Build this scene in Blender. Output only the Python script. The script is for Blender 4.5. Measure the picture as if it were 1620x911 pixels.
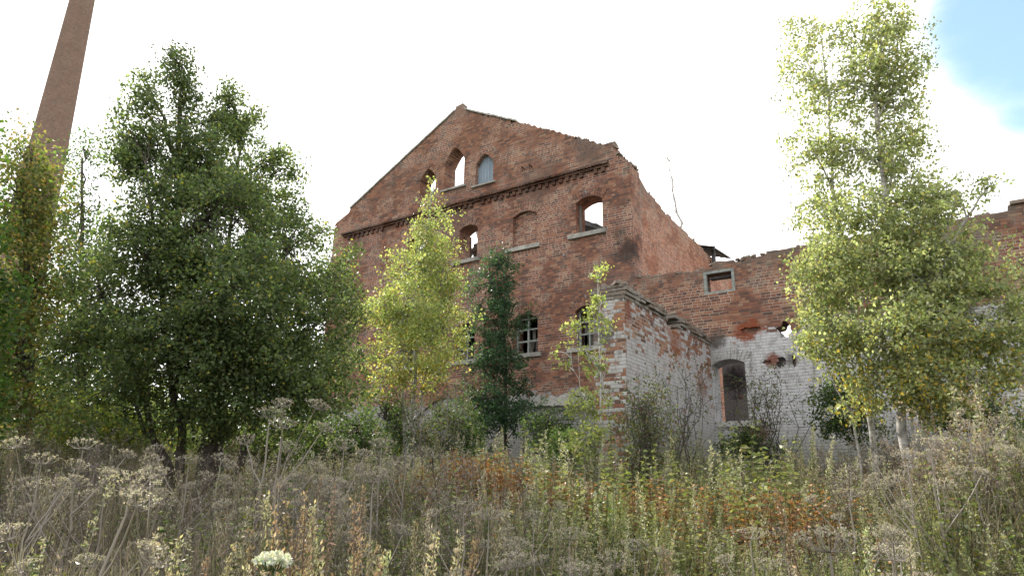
import bpy, bmesh, math, random
import numpy as np
from mathutils import Vector
from mathutils.geometry import delaunay_2d_cdt

for o in list(bpy.data.objects):
    bpy.data.objects.remove(o, do_unlink=True)
scene = bpy.context.scene
COL = scene.collection
R_ = math.radians
random.seed(7)
rng = np.random.default_rng(11)

# ------------------------------------------------------------------ camera
YAW, PITCH, ROLL = -.5950889, .29013309, .01735305
FPX = 1102.16                      # focal length in pixels of the 1620 px wide photograph
ZC = 1.6
_cy, _sy, _cp, _sp = math.cos(YAW), math.sin(YAW), math.cos(PITCH), math.sin(PITCH)
_f = np.array([_sy*_cp, _cy*_cp, _sp]); _r = np.array([_cy, -_sy, 0.]); _u = np.cross(_r, _f)
_c, _s = math.cos(ROLL), math.sin(ROLL)
_r, _u = _r*_c+_u*_s, -_r*_s+_u*_c
cam_d = bpy.data.cameras.new('camera'); cam = bpy.data.objects.new('camera', cam_d); COL.objects.link(cam)
from mathutils import Matrix
cam.matrix_world = Matrix(((_r[0], _u[0], -_f[0], 0), (_r[1], _u[1], -_f[1], 0), (_r[2], _u[2], -_f[2], ZC), (0, 0, 0, 1)))
cam_d.sensor_width = 36.0; cam_d.lens = 36.0*FPX/1620
cam_d.clip_start = .05; cam_d.clip_end = 3000
scene.camera = cam

# ------------------------------------------------------------------ sky, sun, exposure
SUN_AZ, SUN_EL = R_(-73), R_(37)
SUN_STRENGTH, SKY_STRENGTH, CLOUD, EXPOSURE = 5.0, .15, 1.35, .68
world = bpy.data.worlds.new('World'); scene.world = world; world.use_nodes = True
wn = world.node_tree; wn.nodes.clear()
def wnode(t): return wn.nodes.new(t)
sky = wnode('ShaderNodeTexSky'); sky.sky_type = 'NISHITA'; sky.sun_disc = False
sky.sun_elevation = SUN_EL; sky.sun_rotation = SUN_AZ; sky.air_density = 1.0; sky.dust_density = .6
bg = wnode('ShaderNodeBackground'); bg.inputs['Strength'].default_value = SKY_STRENGTH
bgc = wnode('ShaderNodeBackground'); bgc.inputs['Color'].default_value = (1, 1, 1, 1); bgc.inputs['Strength'].default_value = CLOUD
tc = wnode('ShaderNodeTexCoord')
nz = wnode('ShaderNodeTexNoise'); nz.inputs['Scale'].default_value = 2.6; nz.inputs['Detail'].default_value = 7; nz.inputs['Roughness'].default_value = .55
mp = wnode('ShaderNodeMapping'); mp.inputs['Scale'].default_value = (1, 1, 1.9); mp.inputs['Location'].default_value = (.3, .1, 0)
wn.links.new(tc.outputs['Generated'], mp.inputs['Vector']); wn.links.new(mp.outputs[0], nz.inputs['Vector'])
def dirdot(v):
    v = Vector(v).normalized()
    d = wnode('ShaderNodeVectorMath'); d.operation = 'DOT_PRODUCT'; d.inputs[1].default_value = v
    wn.links.new(tc.outputs['Generated'], d.inputs[0]); return d.outputs['Value']
def wmr(x, a, b, c, d):
    m = wnode('ShaderNodeMapRange'); m.inputs[1].default_value = a; m.inputs[2].default_value = b
    m.inputs[3].default_value = c; m.inputs[4].default_value = d; m.interpolation_type = 'SMOOTHSTEP'
    wn.links.new(x, m.inputs[0]); return m.outputs[0]
def pixdir(x, y): return tuple(_r*(x-810)/FPX-_u*(y-455.5)/FPX+_f)
gap = wmr(dirdot(pixdir(1640, 20)), .9870, .9985, 0, .72)
gap2 = wmr(dirdot(pixdir(1630, 270)), .9965, .9997, 0, .30)
gap3 = wmr(dirdot(pixdir(1235, 20)), .990, .9995, 0, .26)
def wadd(op, a, b):
    m = wnode('ShaderNodeMath'); m.operation = op
    for i, v in enumerate((a, b)):
        if isinstance(v, (int, float)): m.inputs[i].default_value = v
        else: wn.links.new(v, m.inputs[i])
    return m.outputs[0]
back = wmr(dirdot((.5, -.85, .35)), -.1, .9, 0, .22)      # broken cloud with more blue behind the camera
den = wadd('SUBTRACT', wadd('ADD', nz.outputs['Fac'], .42), wadd('ADD', wadd('ADD', gap, gap2), wadd('ADD', gap3, back)))
fac = wmr(den, .26, .70, .14, 1)
mx = wnode('ShaderNodeMixShader'); out = wnode('ShaderNodeOutputWorld')
tint = wnode('ShaderNodeMix'); tint.data_type = 'RGBA'; tint.blend_type = 'MULTIPLY'; tint.inputs[0].default_value = 1; tint.inputs[7].default_value = (.80, 1.16, 1.10, 1)
wn.links.new(sky.outputs[0], tint.inputs[6]); wn.links.new(tint.outputs[2], bg.inputs[0]); wn.links.new(fac, mx.inputs[0])
wn.links.new(bg.outputs[0], mx.inputs[1]); wn.links.new(bgc.outputs[0], mx.inputs[2]); wn.links.new(mx.outputs[0], out.inputs[0])

sd = bpy.data.lights.new('sun', 'SUN'); sd.energy = SUN_STRENGTH; sd.angle = R_(.6); sd.color = (1, .94, .84)
sun = bpy.data.objects.new('sun', sd); COL.objects.link(sun)
sdir = Vector((math.sin(SUN_AZ)*math.cos(SUN_EL), math.cos(SUN_AZ)*math.cos(SUN_EL), math.sin(SUN_EL)))
sun.rotation_euler = (-sdir).to_track_quat('-Z', 'Y').to_euler(); sun.location = sdir*60
vs = scene.view_settings
vs.view_transform = 'Standard'; vs.look = 'None'; vs.exposure = EXPOSURE; vs.gamma = 1; vs.use_curve_mapping = False
cy = scene.cycles
cy.max_bounces = 6; cy.diffuse_bounces = 3; cy.glossy_bounces = 2; cy.transmission_bounces = 4; cy.transparent_max_bounces = 4
cy.use_denoising = True

# ------------------------------------------------------------------ helpers
def ray(x, y): return _r*(x-810)/FPX-_u*(y-455.5)/FPX+_f
def at_d(x, y, d):
    """world point on the sight line through photo point (x, y), at ground distance d"""
    q = ray(x, y); p = q*d/math.hypot(q[0], q[1]); p[2] += ZC; return p
def at_y(x, y, Y):
    q = ray(x, y); p = q*Y/q[1]; p[2] += ZC; return p

def ground_z(x, y):
    x = np.asarray(x, float); y = np.asarray(y, float)
    rho = np.hypot(x, y)
    t = np.clip((rho-3)/14, 0, 1); t = t*t*(3-2*t)
    g = 1.15*t
    g = g+.10*np.sin(x*.9+1.3)*np.cos(y*.75)+.06*np.sin(x*2.1+y*1.7)
    m = np.clip(1-np.hypot((x-1.5)/3.8, (y-8.5)/3.2), 0, 1)
    return g*np.clip(rho/4, .2, 1)+.65*m*m*(3-2*m)

def tag(o, label=None, cat=None, group=None, kind=None):
    if label: o['label'] = label
    if cat: o['category'] = cat
    if group: o['group'] = group
    if kind: o['kind'] = kind
    return o
def empty(name, loc, label, cat, group=None):
    o = bpy.data.objects.new(name, None); COL.objects.link(o); o.location = loc; o.empty_display_size = .3
    return tag(o, label, cat, group)
def link_mesh(name, me, mat, parent=None):
    o = bpy.data.objects.new(name, me); COL.objects.link(o)
    if mat: me.materials.append(mat)
    if parent: 
        o.parent = parent
        o.matrix_parent_inverse = Matrix.Translation(parent.location).inverted()
    return o
def box_uv(bm):
    uvl = bm.loops.layers.uv.get('UVMap') or bm.loops.layers.uv.new('UVMap')
    bm.normal_update()
    for f in bm.faces:
        n = f.normal; ax = abs(n.x); ay = abs(n.y); az = abs(n.z)
        for l in f.loops:
            c = l.vert.co
            if az > .75: l[uvl].uv = (c.x, c.y)
            elif ax > ay: l[uvl].uv = (c.y, c.z)
            else: l[uvl].uv = (c.x, c.z)
def bm_obj(name, bm, mat, parent=None, uv=True):
    if uv: box_uv(bm)
    me = bpy.data.meshes.new(name); bm.to_mesh(me); bm.free()
    return link_mesh(name, me, mat, parent)
def bar(bm, a, b, w, h, roll=0, up=(0, 0, 1)):
    """a beam from a to b with section w x h"""
    a = Vector(a); b = Vector(b); d = (b-a); L = d.length; d.normalize()
    s = d.cross(Vector(up))
    if s.length < 1e-3: s = Vector((1, 0, 0))
    s.normalize(); t = s.cross(d)
    vs_ = []
    for e in (a, b):
        for i, j in ((-1, -1), (1, -1), (1, 1), (-1, 1)):
            vs_.append(bm.verts.new(e+s*(i*w/2)+t*(j*h/2)))
    for q in ((0, 1, 2, 3), (7, 6, 5, 4), (0, 4, 5, 1), (1, 5, 6, 2), (2, 6, 7, 3), (3, 7, 4, 0)):
        bm.faces.new([vs_[k] for k in q])
def box(bm, x0, x1, y0, y1, z0, z1, jit=0):
    v = []
    for z in (z0, z1):
        for x, y in ((x0, y0), (x1, y0), (x1, y1), (x0, y1)):
            v.append(bm.verts.new((x+random.uniform(-jit, jit), y+random.uniform(-jit, jit), z+random.uniform(-jit, jit))))
    for q in ((3, 2, 1, 0), (4, 5, 6, 7), (0, 1, 5, 4), (1, 2, 6, 5), (2, 3, 7, 6), (3, 0, 4, 7)):
        bm.faces.new([v[k] for k in q])

# ------------------------------------------------------------------ materials
class NT:
    def __init__(s, name):
        s.m = bpy.data.materials.new(name); s.m.use_nodes = True; s.t = s.m.node_tree; s.t.nodes.clear()
    def n(s, t): return s.t.nodes.new(t)
    def put(s, sock, v):
        if isinstance(v, bpy.types.NodeSocket): s.t.links.new(v, sock)
        elif v is not None:
            if sock.type == 'RGBA' and len(v) == 3: v = (*v, 1)
            sock.default_value = v
    def math(s, op, a, b=None, c=None, clamp=False):
        m = s.n('ShaderNodeMath'); m.operation = op; m.use_clamp = clamp
        for i, v in enumerate((a, b, c)):
            if v is not None: s.put(m.inputs[i], v)
        return m.outputs[0]
    def mr(s, x, a, b, c=0., d=1., smooth=True):
        m = s.n('ShaderNodeMapRange'); m.interpolation_type = 'SMOOTHSTEP' if smooth else 'LINEAR'
        for i, v in enumerate((x, a, b, c, d)): s.put(m.inputs[i], v)
        return m.outputs[0]
    def noise(s, vec, scale, detail=4, rough=.55, col=False):
        n = s.n('ShaderNodeTexNoise'); s.put(n.inputs['Vector'], vec); n.inputs['Scale'].default_value = scale
        n.inputs['Detail'].default_value = detail; n.inputs['Roughness'].default_value = rough
        return n.outputs['Color' if col else 'Fac']
    def mix(s, f, a, b, mode='MIX'):
        m = s.n('ShaderNodeMix'); m.data_type = 'RGBA'; m.blend_type = mode
        s.put(m.inputs[0], f); s.put(m.inputs[6], a); s.put(m.inputs[7], b); return m.outputs[2]
    def ramp(s, x, stops):
        r = s.n('ShaderNodeValToRGB'); s.put(r.inputs[0], x); e = r.color_ramp.elements
        while len(e) < len(stops): e.new(.5)
        for k, (p, c) in enumerate(stops): e[k].position = p; e[k].color = (*c, 1)
        return r.outputs[0]
    def comb(s, x, y, z=0.):
        c = s.n('ShaderNodeCombineXYZ')
        for i, v in enumerate((x, y, z)): s.put(c.inputs[i], v)
        return c.outputs[0]
    def white(s, vec, col=False):
        w = s.n('ShaderNodeTexWhiteNoise'); w.noise_dimensions = '3D'; s.put(w.inputs['Vector'], vec)
        return w.outputs['Color' if col else 'Value']
    def done(s, base, rough=.9, bump=None, bstr=.5, bdist=.02, trans=None, spec=.2):
        o = s.n('ShaderNodeOutputMaterial'); p = s.n('ShaderNodeBsdfPrincipled')
        s.put(p.inputs['Base Color'], base); s.put(p.inputs['Roughness'], rough); p.inputs['Specular IOR Level'].default_value = spec
        if bump is not None:
            b = s.n('ShaderNodeBump'); b.inputs['Strength'].default_value = bstr; b.inputs['Distance'].default_value = bdist
            s.put(b.inputs['Height'], bump); s.t.links.new(b.outputs[0], p.inputs['Normal'])
        sh = p.outputs[0]
        if trans:
            tb = s.n('ShaderNodeBsdfTranslucent'); s.put(tb.inputs['Color'], trans[1])
            mxs = s.n('ShaderNodeMixShader'); mxs.inputs[0].default_value = trans[0]
            s.t.links.new(sh, mxs.inputs[1]); s.t.links.new(tb.outputs[0], mxs.inputs[2]); sh = mxs.outputs[0]
        s.t.links.new(sh, o.inputs[0]); return s.m

def brick_mat(name, wash=None, wash_amt=(.9, 0), wash_col=(.56, .56, .55), top_grey=None, blobs=(), hue=0., cell=(.26, .077), tone=.82, zhue=None, dull=.22, chip=.15, calm=1.):
    """old brickwork in metres; wash=(zlo, zhi): whitewash strength goes from wash_amt[0] to wash_amt[1] between them"""
    s = NT(name)
    uvn = s.n('ShaderNodeUVMap'); uvn.uv_map = 'UVMap'; geo = s.n('ShaderNodeNewGeometry'); pos = geo.outputs['Position']
    sep = s.n('ShaderNodeSeparateXYZ'); s.put(sep.inputs[0], uvn.outputs[0])
    U, V = sep.outputs[0], sep.outputs[1]
    sp = s.n('ShaderNodeSeparateXYZ'); s.put(sp.inputs[0], pos); Z = sp.outputs[2]
    wv = s.noise(pos, 1.3, 2)
    V = s.math('ADD', V, s.math('MULTIPLY', s.math('SUBTRACT', wv, .5), .03))
    fj = s.noise(pos, 26, 2)
    U2 = s.math('ADD', U, s.math('MULTIPLY', s.math('SUBTRACT', fj, .5), .02))
    V2 = s.math('ADD', V, s.math('MULTIPLY', s.math('SUBTRACT', fj, .5), .014))
    rv = s.math('DIVIDE', V2, cell[1]); row = s.math('FLOOR', rv); fv = s.math('FRACT', rv)
    rr = s.white(s.comb(row, 3.3, .5))
    hd = s.math('GREATER_THAN', rr, .52)
    w = s.math('SUBTRACT', cell[0], s.math('MULTIPLY', hd, cell[0]/2))
    uu = s.math('DIVIDE', s.math('ADD', U2, s.math('MULTIPLY', rr, 1.7)), w)
    col = s.math('FLOOR', uu); fu = s.math('FRACT', uu)
    du = s.math('MULTIPLY', s.math('MINIMUM', fu, s.math('SUBTRACT', 1., fu)), w)
    dv = s.math('MULTIPLY', s.math('MINIMUM', fv, s.math('SUBTRACT', 1., fv)), cell[1])
    dist = s.math('MINIMUM', du, dv)
    bm_ = s.mr(dist, .0025, .0085)
    idv = s.comb(col, row, 1.7)
    h1 = s.white(idv); h2 = s.white(s.comb(row, col, 9.1))
    big = s.noise(pos, .55, 4, .6); med = s.noise(pos, 2.2, 5, .6); fine = s.noise(pos, 38, 4, .65)
    v = s.math('ADD', s.math('MULTIPLY', h1, .62), s.math('MULTIPLY', s.math('ADD', big, s.math('MULTIPLY', med, .6)), .36))
    base = s.ramp(v, [(.08, (.085, .048, .042)), (.28, (.155, .066, .052)), (.46, (.255, .098, .068)), (.62, (.335, .130, .080)), (.80, (.41, .185, .112)), (.97, (.48, .33, .23))])
    if zhue: base = s.mix(s.mr(s.math('ADD', Z, s.math('MULTIPLY', s.math('SUBTRACT', med, .5), 2.)), zhue, zhue+1.6, 0, .26), base, (.40, .20, .11))
    base = s.mix(s.mr(med, .56, .70, 0, .55*calm), base, (.20, .155, .125))           # grey brown weathered faces
    base = s.mix(s.mr(h2, .72, .97, 0, .75), base, (.08, .055, .055))             # burnt bricks
    base = s.mix(s.math('MULTIPLY', fine, .4), base, s.mix(1., base, (.45, .42, .40), 'MULTIPLY'))
    if hue: base = s.mix(hue, base, (.40, .135, .06))
    base = s.mix(dull, base, (.21, .165, .13))
    sx = s.noise(s.comb(s.math('MULTIPLY', s.math('ADD', sp.outputs[0], sp.outputs[1]), 2.6), s.math('MULTIPLY', Z, .33), 2.), 1., 6, .7)
    base = s.mix(s.mr(sx, .54, .70, 0, .62*calm), base, (.085, .068, .062))           # rain streaks and soot
    base = s.mix(s.mr(s.noise(pos, 1.05, 6, .72), .60, .70, 0, .45*calm), base, (.33, .25, .20))   # lime bloom
    # mortar: pale where fresh, dark where it has washed out of the joint
    mo = s.mix(s.mr(s.noise(pos, 1.1, 3), .40, .60, .5-.5*calm, .5+.5*calm), (.14, .11, .09), (.56, .49, .42))
    colr = s.mix(bm_, mo, base)
    hgt = s.math('ADD', s.math('MULTIPLY', bm_, .6), s.math('ADD', s.math('MULTIPLY', h2, .25), s.math('MULTIPLY', fine, .35)))
    if top_grey:
        tg = s.mr(s.math('ADD', Z, s.math('MULTIPLY', s.math('SUBTRACT', med, .5), 1.6)), top_grey[0], top_grey[1])
        colr = s.mix(s.math('MULTIPLY', tg, .75), colr, s.ramp(fine, [(.3, (.12, .105, .085)), (.6, (.26, .235, .20)), (.8, (.2, .21, .16))]))
    if wash:
        amt = s.mr(Z, wash[0], wash[1], wash_amt[0], wash_amt[1])
        nn = s.math('ADD', s.math('ADD', s.math('MULTIPLY', s.noise(pos, 1.25, 8, .72), 1.5), -.36), s.math('MULTIPLY', s.math('ADD', h1, s.math('MULTIPLY', h2, .6)), chip))
        wm = s.mr(s.math('SUBTRACT', amt, nn), -.04, .05)
        dirt = s.noise(pos, 4.5, 5, .7)
        wc = s.mix(s.mr(dirt, .42, .72, 0, .75), wash_col, (.27, .255, .24))
        strk = s.noise(s.comb(s.math('MULTIPLY', U, 5.), s.math('MULTIPLY', V, .7), 0.), 1., 4, .6)
        wc = s.mix(s.mr(strk, .55, .75, 0, .6), wc, (.16, .15, .145))
        wc = s.mix(s.math('MULTIPLY', s.math('SUBTRACT', 1., bm_), .5), wc, (.20, .185, .175))
        damp = s.mr(s.math('ADD', Z, s.math('MULTIPLY', s.math('SUBTRACT', dirt, .5), 2.2)), 2.4, 3.6, .7, 0)
        wc = s.mix(damp, wc, (.15, .16, .11))
        colr = s.mix(s.math('MULTIPLY', wm, .93), colr, wc)
        hgt = s.math('ADD', hgt, s.math('MULTIPLY', wm, .25))
    for (bx, by, bz, br, bc, *bs) in blobs:
        d = s.n('ShaderNodeVectorMath'); d.operation = 'DISTANCE'; s.put(d.inputs[0], pos); d.inputs[1].default_value = (bx, by, bz)
        dd = s.math('ADD', d.outputs['Value'], s.math('MULTIPLY', s.math('SUBTRACT', s.noise(pos, 3.0, 5, .7), .5), br*2.2))
        colr = s.mix(s.mr(dd, br*.35, br*1.05, bs[0] if bs else .88, 0.), colr, bc)
    if tone != 1.: colr = s.mix(1., colr, (tone, tone, tone), 'MULTIPLY')
    return s.done(colr, .95, hgt, .75, .018, spec=.1)

def plain(name, c1, c2, scale=6, bump=.4, rough=.85, stretch=None):
    s = NT(name); tcn = s.n('ShaderNodeTexCoord'); v = tcn.outputs['Object']
    if stretch:
        m = s.n('ShaderNodeMapping'); s.put(m.inputs[0], v); m.inputs['Scale'].default_value = stretch; v = m.outputs[0]
    f = s.noise(v, scale, 6, .65)
    return s.done(s.ramp(f, [(.28, c1), (.72, c2)]), rough, f, bump, .02)

def leaf_mat(name, trans=.45, gain=1.5, dark=1.):
    s = NT(name); a = s.n('ShaderNodeAttribute'); a.attribute_name = 'tint'
    c = s.mix(1., a.outputs['Color'], (dark, dark, dark), 'MULTIPLY')
    t = s.mix(1., c, (gain*1.05, gain*1.1, gain*.6), 'MULTIPLY')
    return s.done(c, .5, trans=(trans, t), spec=.32)
def stem_mat(name):
    s = NT(name); a = s.n('ShaderNodeAttribute'); a.attribute_name = 'tint'
    return s.done(a.outputs['Color'], .85, trans=(.18, a.outputs['Color']), spec=.2)
LEAF = leaf_mat('leaf', .5, 1.8); HERB = leaf_mat('herb', .35, 1.3, .70)
BARK = plain('bark', (.035, .03, .025), (.12, .10, .085), 14, .8)
BIRCH = plain('birch_bark', (.10, .09, .085), (.62, .60, .56), 5, .4, stretch=(1, 1, 3))
OLDWOOD = plain('old_wood', (.07, .062, .055), (.22, .20, .18), 9, .5, stretch=(6, 6, .6))
BLUEWOOD = plain('blue_grey_board', (.13, .17, .21), (.30, .36, .42), 8, .5, stretch=(9, 9, .5))
FRAMEW = plain('weathered_frame', (.13, .14, .13), (.34, .36, .34), 10, .4)
CONC = plain('old_concrete', (.24, .235, .215), (.46, .45, .42), 5, .6)
SILL = plain('stained_sill', (.13, .125, .11), (.38, .37, .34), 4, .7)
SLATE = plain('roof_slate', (.04, .042, .045), (.13, .13, .13), 6, .5)

# ------------------------------------------------------------------ walls
def jag(p0, p1, amp, step=.26, q=.077, seed=1):
    """a broken edge from p0 to p1 in brick sized steps (exclusive of both ends)"""
    rd = random.Random(seed); n = max(2, int(abs(p1[0]-p0[0])/step)); o = []; w = 0.
    for i in range(n):
        a, b = i/n, (i+1)/n
        w += rd.uniform(-1, 1)*amp*.7; w *= .8
        if rd.random() < .12: w -= amp*rd.uniform(.3, 1)
        zz = p0[1]+(p1[1]-p0[1])*(a+b)/2+w; zz = round(zz/q)*q+rd.uniform(-.008, .008)
        ua = p0[0]+(p1[0]-p0[0])*(a+.004); ub = p0[0]+(p1[0]-p0[0])*(b-.004)
        o += [(ua, zz), (ub, zz+rd.uniform(-.01, .01))]
    return o
def opening(uL, uR, zB, zS, rise, p=2.):
    uc = (uL+uR)/2; hw = (uR-uL)/2; o = [(uL, zB), (uR, zB)]
    for k in range(9):
        t = math.cos(math.pi*k/8)
        o.append((uc+hw*t, zS+rise*(1-abs(t)**p)))
    return o
def blob_poly(u, z, ru, rz, seed):
    rd = random.Random(seed); n = 15; o = []
    for k in range(n):
        q = rd.uniform(.55, 1.2); o.append((u+ru*math.cos(2*math.pi*k/n)*q, z+rz*math.sin(2*math.pi*k/n)*q))
    return o
def inpoly(p, poly):
    c = False; j = len(poly)-1
    for i in range(len(poly)):
        a, b = poly[i], poly[j]
        if (a[1] > p[1]) != (b[1] > p[1]) and p[0] < (b[0]-a[0])*(p[1]-a[1])/(b[1]-a[1])+a[0]: c = not c
        j = i
    return c
def wall(name, outline, holes, thick, O, U, N, mat, parent):
    """outline in (u, z); O origin, U direction along, N direction into the wall"""
    O = Vector(O); U = Vector(U); N = Vector(N)
    loops = [outline]+list(holes); pts = []; edges = []
    for lp in loops:
        k = len(pts); n = len(lp); pts += [Vector(p) for p in lp]; edges += [(k+i, k+(i+1) % n) for i in range(n)]
    vo, eo, fo, *_ = delaunay_2d_cdt(pts, edges, [], 0, 1e-5)
    bm = bmesh.new()
    P = lambda v, d: O+U*v[0]+Vector((0, 0, v[1]))+N*d
    A = [bm.verts.new(P(v, 0)) for v in vo]; B = [bm.verts.new(P(v, thick)) for v in vo]
    cnt = {}
    flip = U.cross(Vector((0, 0, 1))).dot(N) > 0       # front normal must point to -N
    for f in fo:
        c = ((vo[f[0]][0]+vo[f[1]][0]+vo[f[2]][0])/3, (vo[f[0]][1]+vo[f[1]][1]+vo[f[2]][1])/3)
        if not inpoly(c, outline) or any(inpoly(c, h) for h in holes): continue
        f = list(f)
        fa = f[::-1] if flip else f
        bm.faces.new([A[i] for i in fa]); bm.faces.new([B[i] for i in fa[::-1]])
        for i in range(3):
            e = (f[i], f[(i+1) % 3]); cnt[e] = cnt.get(e, 0)+1
    for (a, b) in cnt:
        if (b, a) not in cnt:
            q = [A[a], B[a], B[b], A[b]]
            if flip: q = q[::-1]
            try: bm.faces.new(q)
            except ValueError: pass
    bmesh.ops.recalc_face_normals(bm, faces=bm.faces)
    for v in [v for v in bm.verts if not v.link_faces]: bm.verts.remove(v)
    return bm_obj(name, bm, mat, parent)
def arch_bricks(bm, O, U, N, uL, uR, zS, rise, p=2., h=.26, proud=.018, deep=.1):
    O = Vector(O); U = Vector(U); N = Vector(N)
    uc = (uL+uR)/2; hw = (uR-uL)/2; tp = []
    M = 200
    for k in range(M+1):
        t = -1+2*k/M; tp.append(Vector((uc+hw*t, zS+rise*(1-abs(t)**p))))
    L = [0]
    for a, b in zip(tp, tp[1:]): L.append(L[-1]+(b-a).length)
    n = max(5, int(L[-1]/.077)); hs = h
    def at(s):
        for i in range(M):
            if L[i+1] >= s: 
                f = (s-L[i])/max(1e-6, L[i+1]-L[i]); return tp[i].lerp(tp[i+1], f), (tp[i+1]-tp[i]).normalized()
        return tp[-1], (tp[-1]-tp[-2]).normalized()
    R0 = (hw*hw+rise*rise)/(2*rise)
    for k in range(n):
        s0 = L[-1]*k/n; s1 = L[-1]*(k+1)/n; (pa, ta) = at(s0+.005); (pb, tb) = at(s1-.005)
        c = Vector((uc, zS+rise-R0)) if p == 2. else Vector((uc, zS-.15))
        na = (pa-c).normalized(); nb = (pb-c).normalized()
        hh = hs*random.uniform(.93, 1.04); pr = proud*random.uniform(.4, 1.3)
        v = []
        for d in (-pr, deep):
            for q in (pa, pb, pb+nb*hh, pa+na*hh):
                v.append(bm.verts.new(O+U*q[0]+Vector((0, 0, q[1]))+N*d))
        for q in ((0, 1, 2, 3), (7, 6, 5, 4), (0, 4, 5, 1), (1, 5, 6, 2), (2, 6, 7, 3), (3, 7, 4, 0)):
            bm.faces.new([v[i] for i in q])
def rubble_top(bm, pts, thick, N, n, seed):
    """loose half bricks lying in the broken top of a wall, pts = world points along it"""
    rd = random.Random(seed); N = Vector(N)
    for _ in range(n):
        i = rd.randrange(len(pts)-1); p = Vector(pts[i]).lerp(Vector(pts[i+1]), rd.random())+N*rd.uniform(.05, thick-.1)
        s = rd.choice([(.12, .12, .065), (.25, .12, .065), (.12, .25, .065), (.08, .1, .05)])
        k = len(bm.verts); m = Matrix.Translation(p+Vector((0, 0, rd.uniform(-.02, .05)))) @ Matrix.Rotation(rd.uniform(0, 6.28), 4, 'Z') @ Matrix.Rotation(rd.gauss(0, .22), 4, 'X') @ Matrix.Rotation(rd.gauss(0, .22), 4, 'Y') @ Matrix.Diagonal((*s, 1))
        bmesh.ops.create_cube(bm, size=1, matrix=m)

YF = 18.; XC = -7.879; XL = -21.02; XP = -5.80
B_GABLE = brick_mat('gable_brick', wash=(3.8, 5.0), wash_amt=(.95, .18), wash_col=(.36, .36, .355), top_grey=(14.6, 16.2),
                    blobs=[(-8.02, 18, 8.6, .55, (.035, .03, .03), .8), (-8.3, 18, 9.2, .3, (.05, .04, .035), .6), (-9.2, 18, 12.3, .9, (.12, .10, .085), .6), (-14.8, 18, 11.1, 1.2, (.14, .10, .09), .5),
                           (-11.3, 18, 11.6, 1.0, (.16, .12, .10), .5), (-8.4, 18, 7.2, 1.3, (.17, .14, .13), .4)], zhue=11.2)
B_SIDE = brick_mat('side_brick', hue=.30, top_grey=(9.9, 11.4), tone=1.0)
B_WING = brick_mat('wing_brick', wash=(5.4, 6.15), wash_amt=(.86, .14), chip=.22, wash_col=(.64, .65, .67), top_grey=(7.15, 8.3),
                   blobs=[(-4.75, 18, 5.82, .42, (.26, .07, .035)), (-4.25, 18, 4.97, .26, (.20, .055, .03)), (-5.6, 18, 5.65, .35, (.10, .085, .075)),
                          (-3.75, 18, 4.95, .22, (.15, .14, .13)), (-4.9, 18, 3.2, .5, (.16, .09, .06))])
B_PIER = brick_mat('pier_brick', wash=(3.5, 5.6), wash_amt=(.92, .60), chip=.32, wash_col=(.52, .52, .53), top_grey=(5.5, 6.1),
                   blobs=[(-5.8, 15.4, 5.2, .6, (.27, .10, .05), .7), (-5.8, 12.85, 5.35, .25, (.20, .06, .04), .7), (-5.8, 17.2, 4.3, .4, (.22, .09, .06), .6)])
B_END = brick_mat('pier_end_brick', wash=(0., 9.), wash_amt=(.80, .76), chip=.46, wash_col=(.56, .56, .55), top_grey=(5.75, 6.2),
                  blobs=[(-6.3, 12.7, 4.85, .35, (.13, .12, .12))])
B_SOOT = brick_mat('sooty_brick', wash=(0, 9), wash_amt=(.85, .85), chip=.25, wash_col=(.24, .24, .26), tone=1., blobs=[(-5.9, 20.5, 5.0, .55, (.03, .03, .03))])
B_ORANGE = brick_mat('inner_orange_brick', hue=.45, tone=1.15)
B_LOOSE = brick_mat('loose_brick', top_grey=(-1, 1), tone=.95)
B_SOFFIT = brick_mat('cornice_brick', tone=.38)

# --- the tall gabled building
T = empty('gabled_brick_building', (-14.5, 18, 0), 'tall roofless red brick building with steep gable and arched attic windows', 'building')
O = (0, YF, 0); U = (1, 0, 0); N = (0, 1, 0)
outline = [(XL, -.3), (XC, -.3), (XC, 11.35)]
outline += jag((XC, 11.35), (-8.45, 11.95), .05, .14, seed=4)[1:]
outline += [(-8.5, 12.25), (-8.62, 12.25)]
outline += jag((-8.62, 12.22), (-11.6, 13.85), .035, .24, seed=6)
outline += jag((-11.6, 13.85), (-13.9, 15.10), .02, .24, seed=9)
outline += [(-14.35, 15.30), (-14.52, 15.46), (-14.60, 15.62), (-14.86, 15.66), (-14.95, 15.46)]
outline += [(-15.1, 15.33), (-20.2, 12.62), (-20.25, 12.50), (-20.95, 12.2), (XL, 12.1)]
G = [(-16.46, -15.70, 12.22, 12.95, .42), (-15.27, -14.37, 12.28, 13.35, .56), (-13.84, -13.07, 12.10, 12.86, .42)]
W = [(-9.80, -8.87, 9.46, 10.50, .16), (-14.46, -13.66, 9.40, 10.52, .16), (-16.9, -16.05, 9.40, 10.52, .16)]
NICHE = (-12.19, -11.25, 9.44, 10.52, .16)
LW = [(-9.86, -9.10, 5.86, 6.98, .15), (-12.12, -11.19, 5.86, 6.98, .15), (-14.5, -13.65, 5.86, 6.98, .15), (-16.9, -16.05, 5.86, 6.98, .15)]
DOORS = [(-17.35, -16.5, .6, 4.25, .2)]
LOWARCH = [(-11.7, -8.3, .5, 3.55, .55), (-16.0, -13.4, .5, 4.1, .6)]
holes = [opening(*g, p=1.55) for g in G]+[opening(*w) for w in W+[NICHE]+LW+DOORS+LOWARCH]
wall('wall', outline, holes, .62, O, U, N, B_GABLE, T)
bm = bmesh.new()
box(bm, NICHE[0]-.05, NICHE[1]+.05, YF+.11, YF+.5, 9.3, 10.8)
bm_obj('niche_infill', bm, B_GABLE, T)
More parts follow.
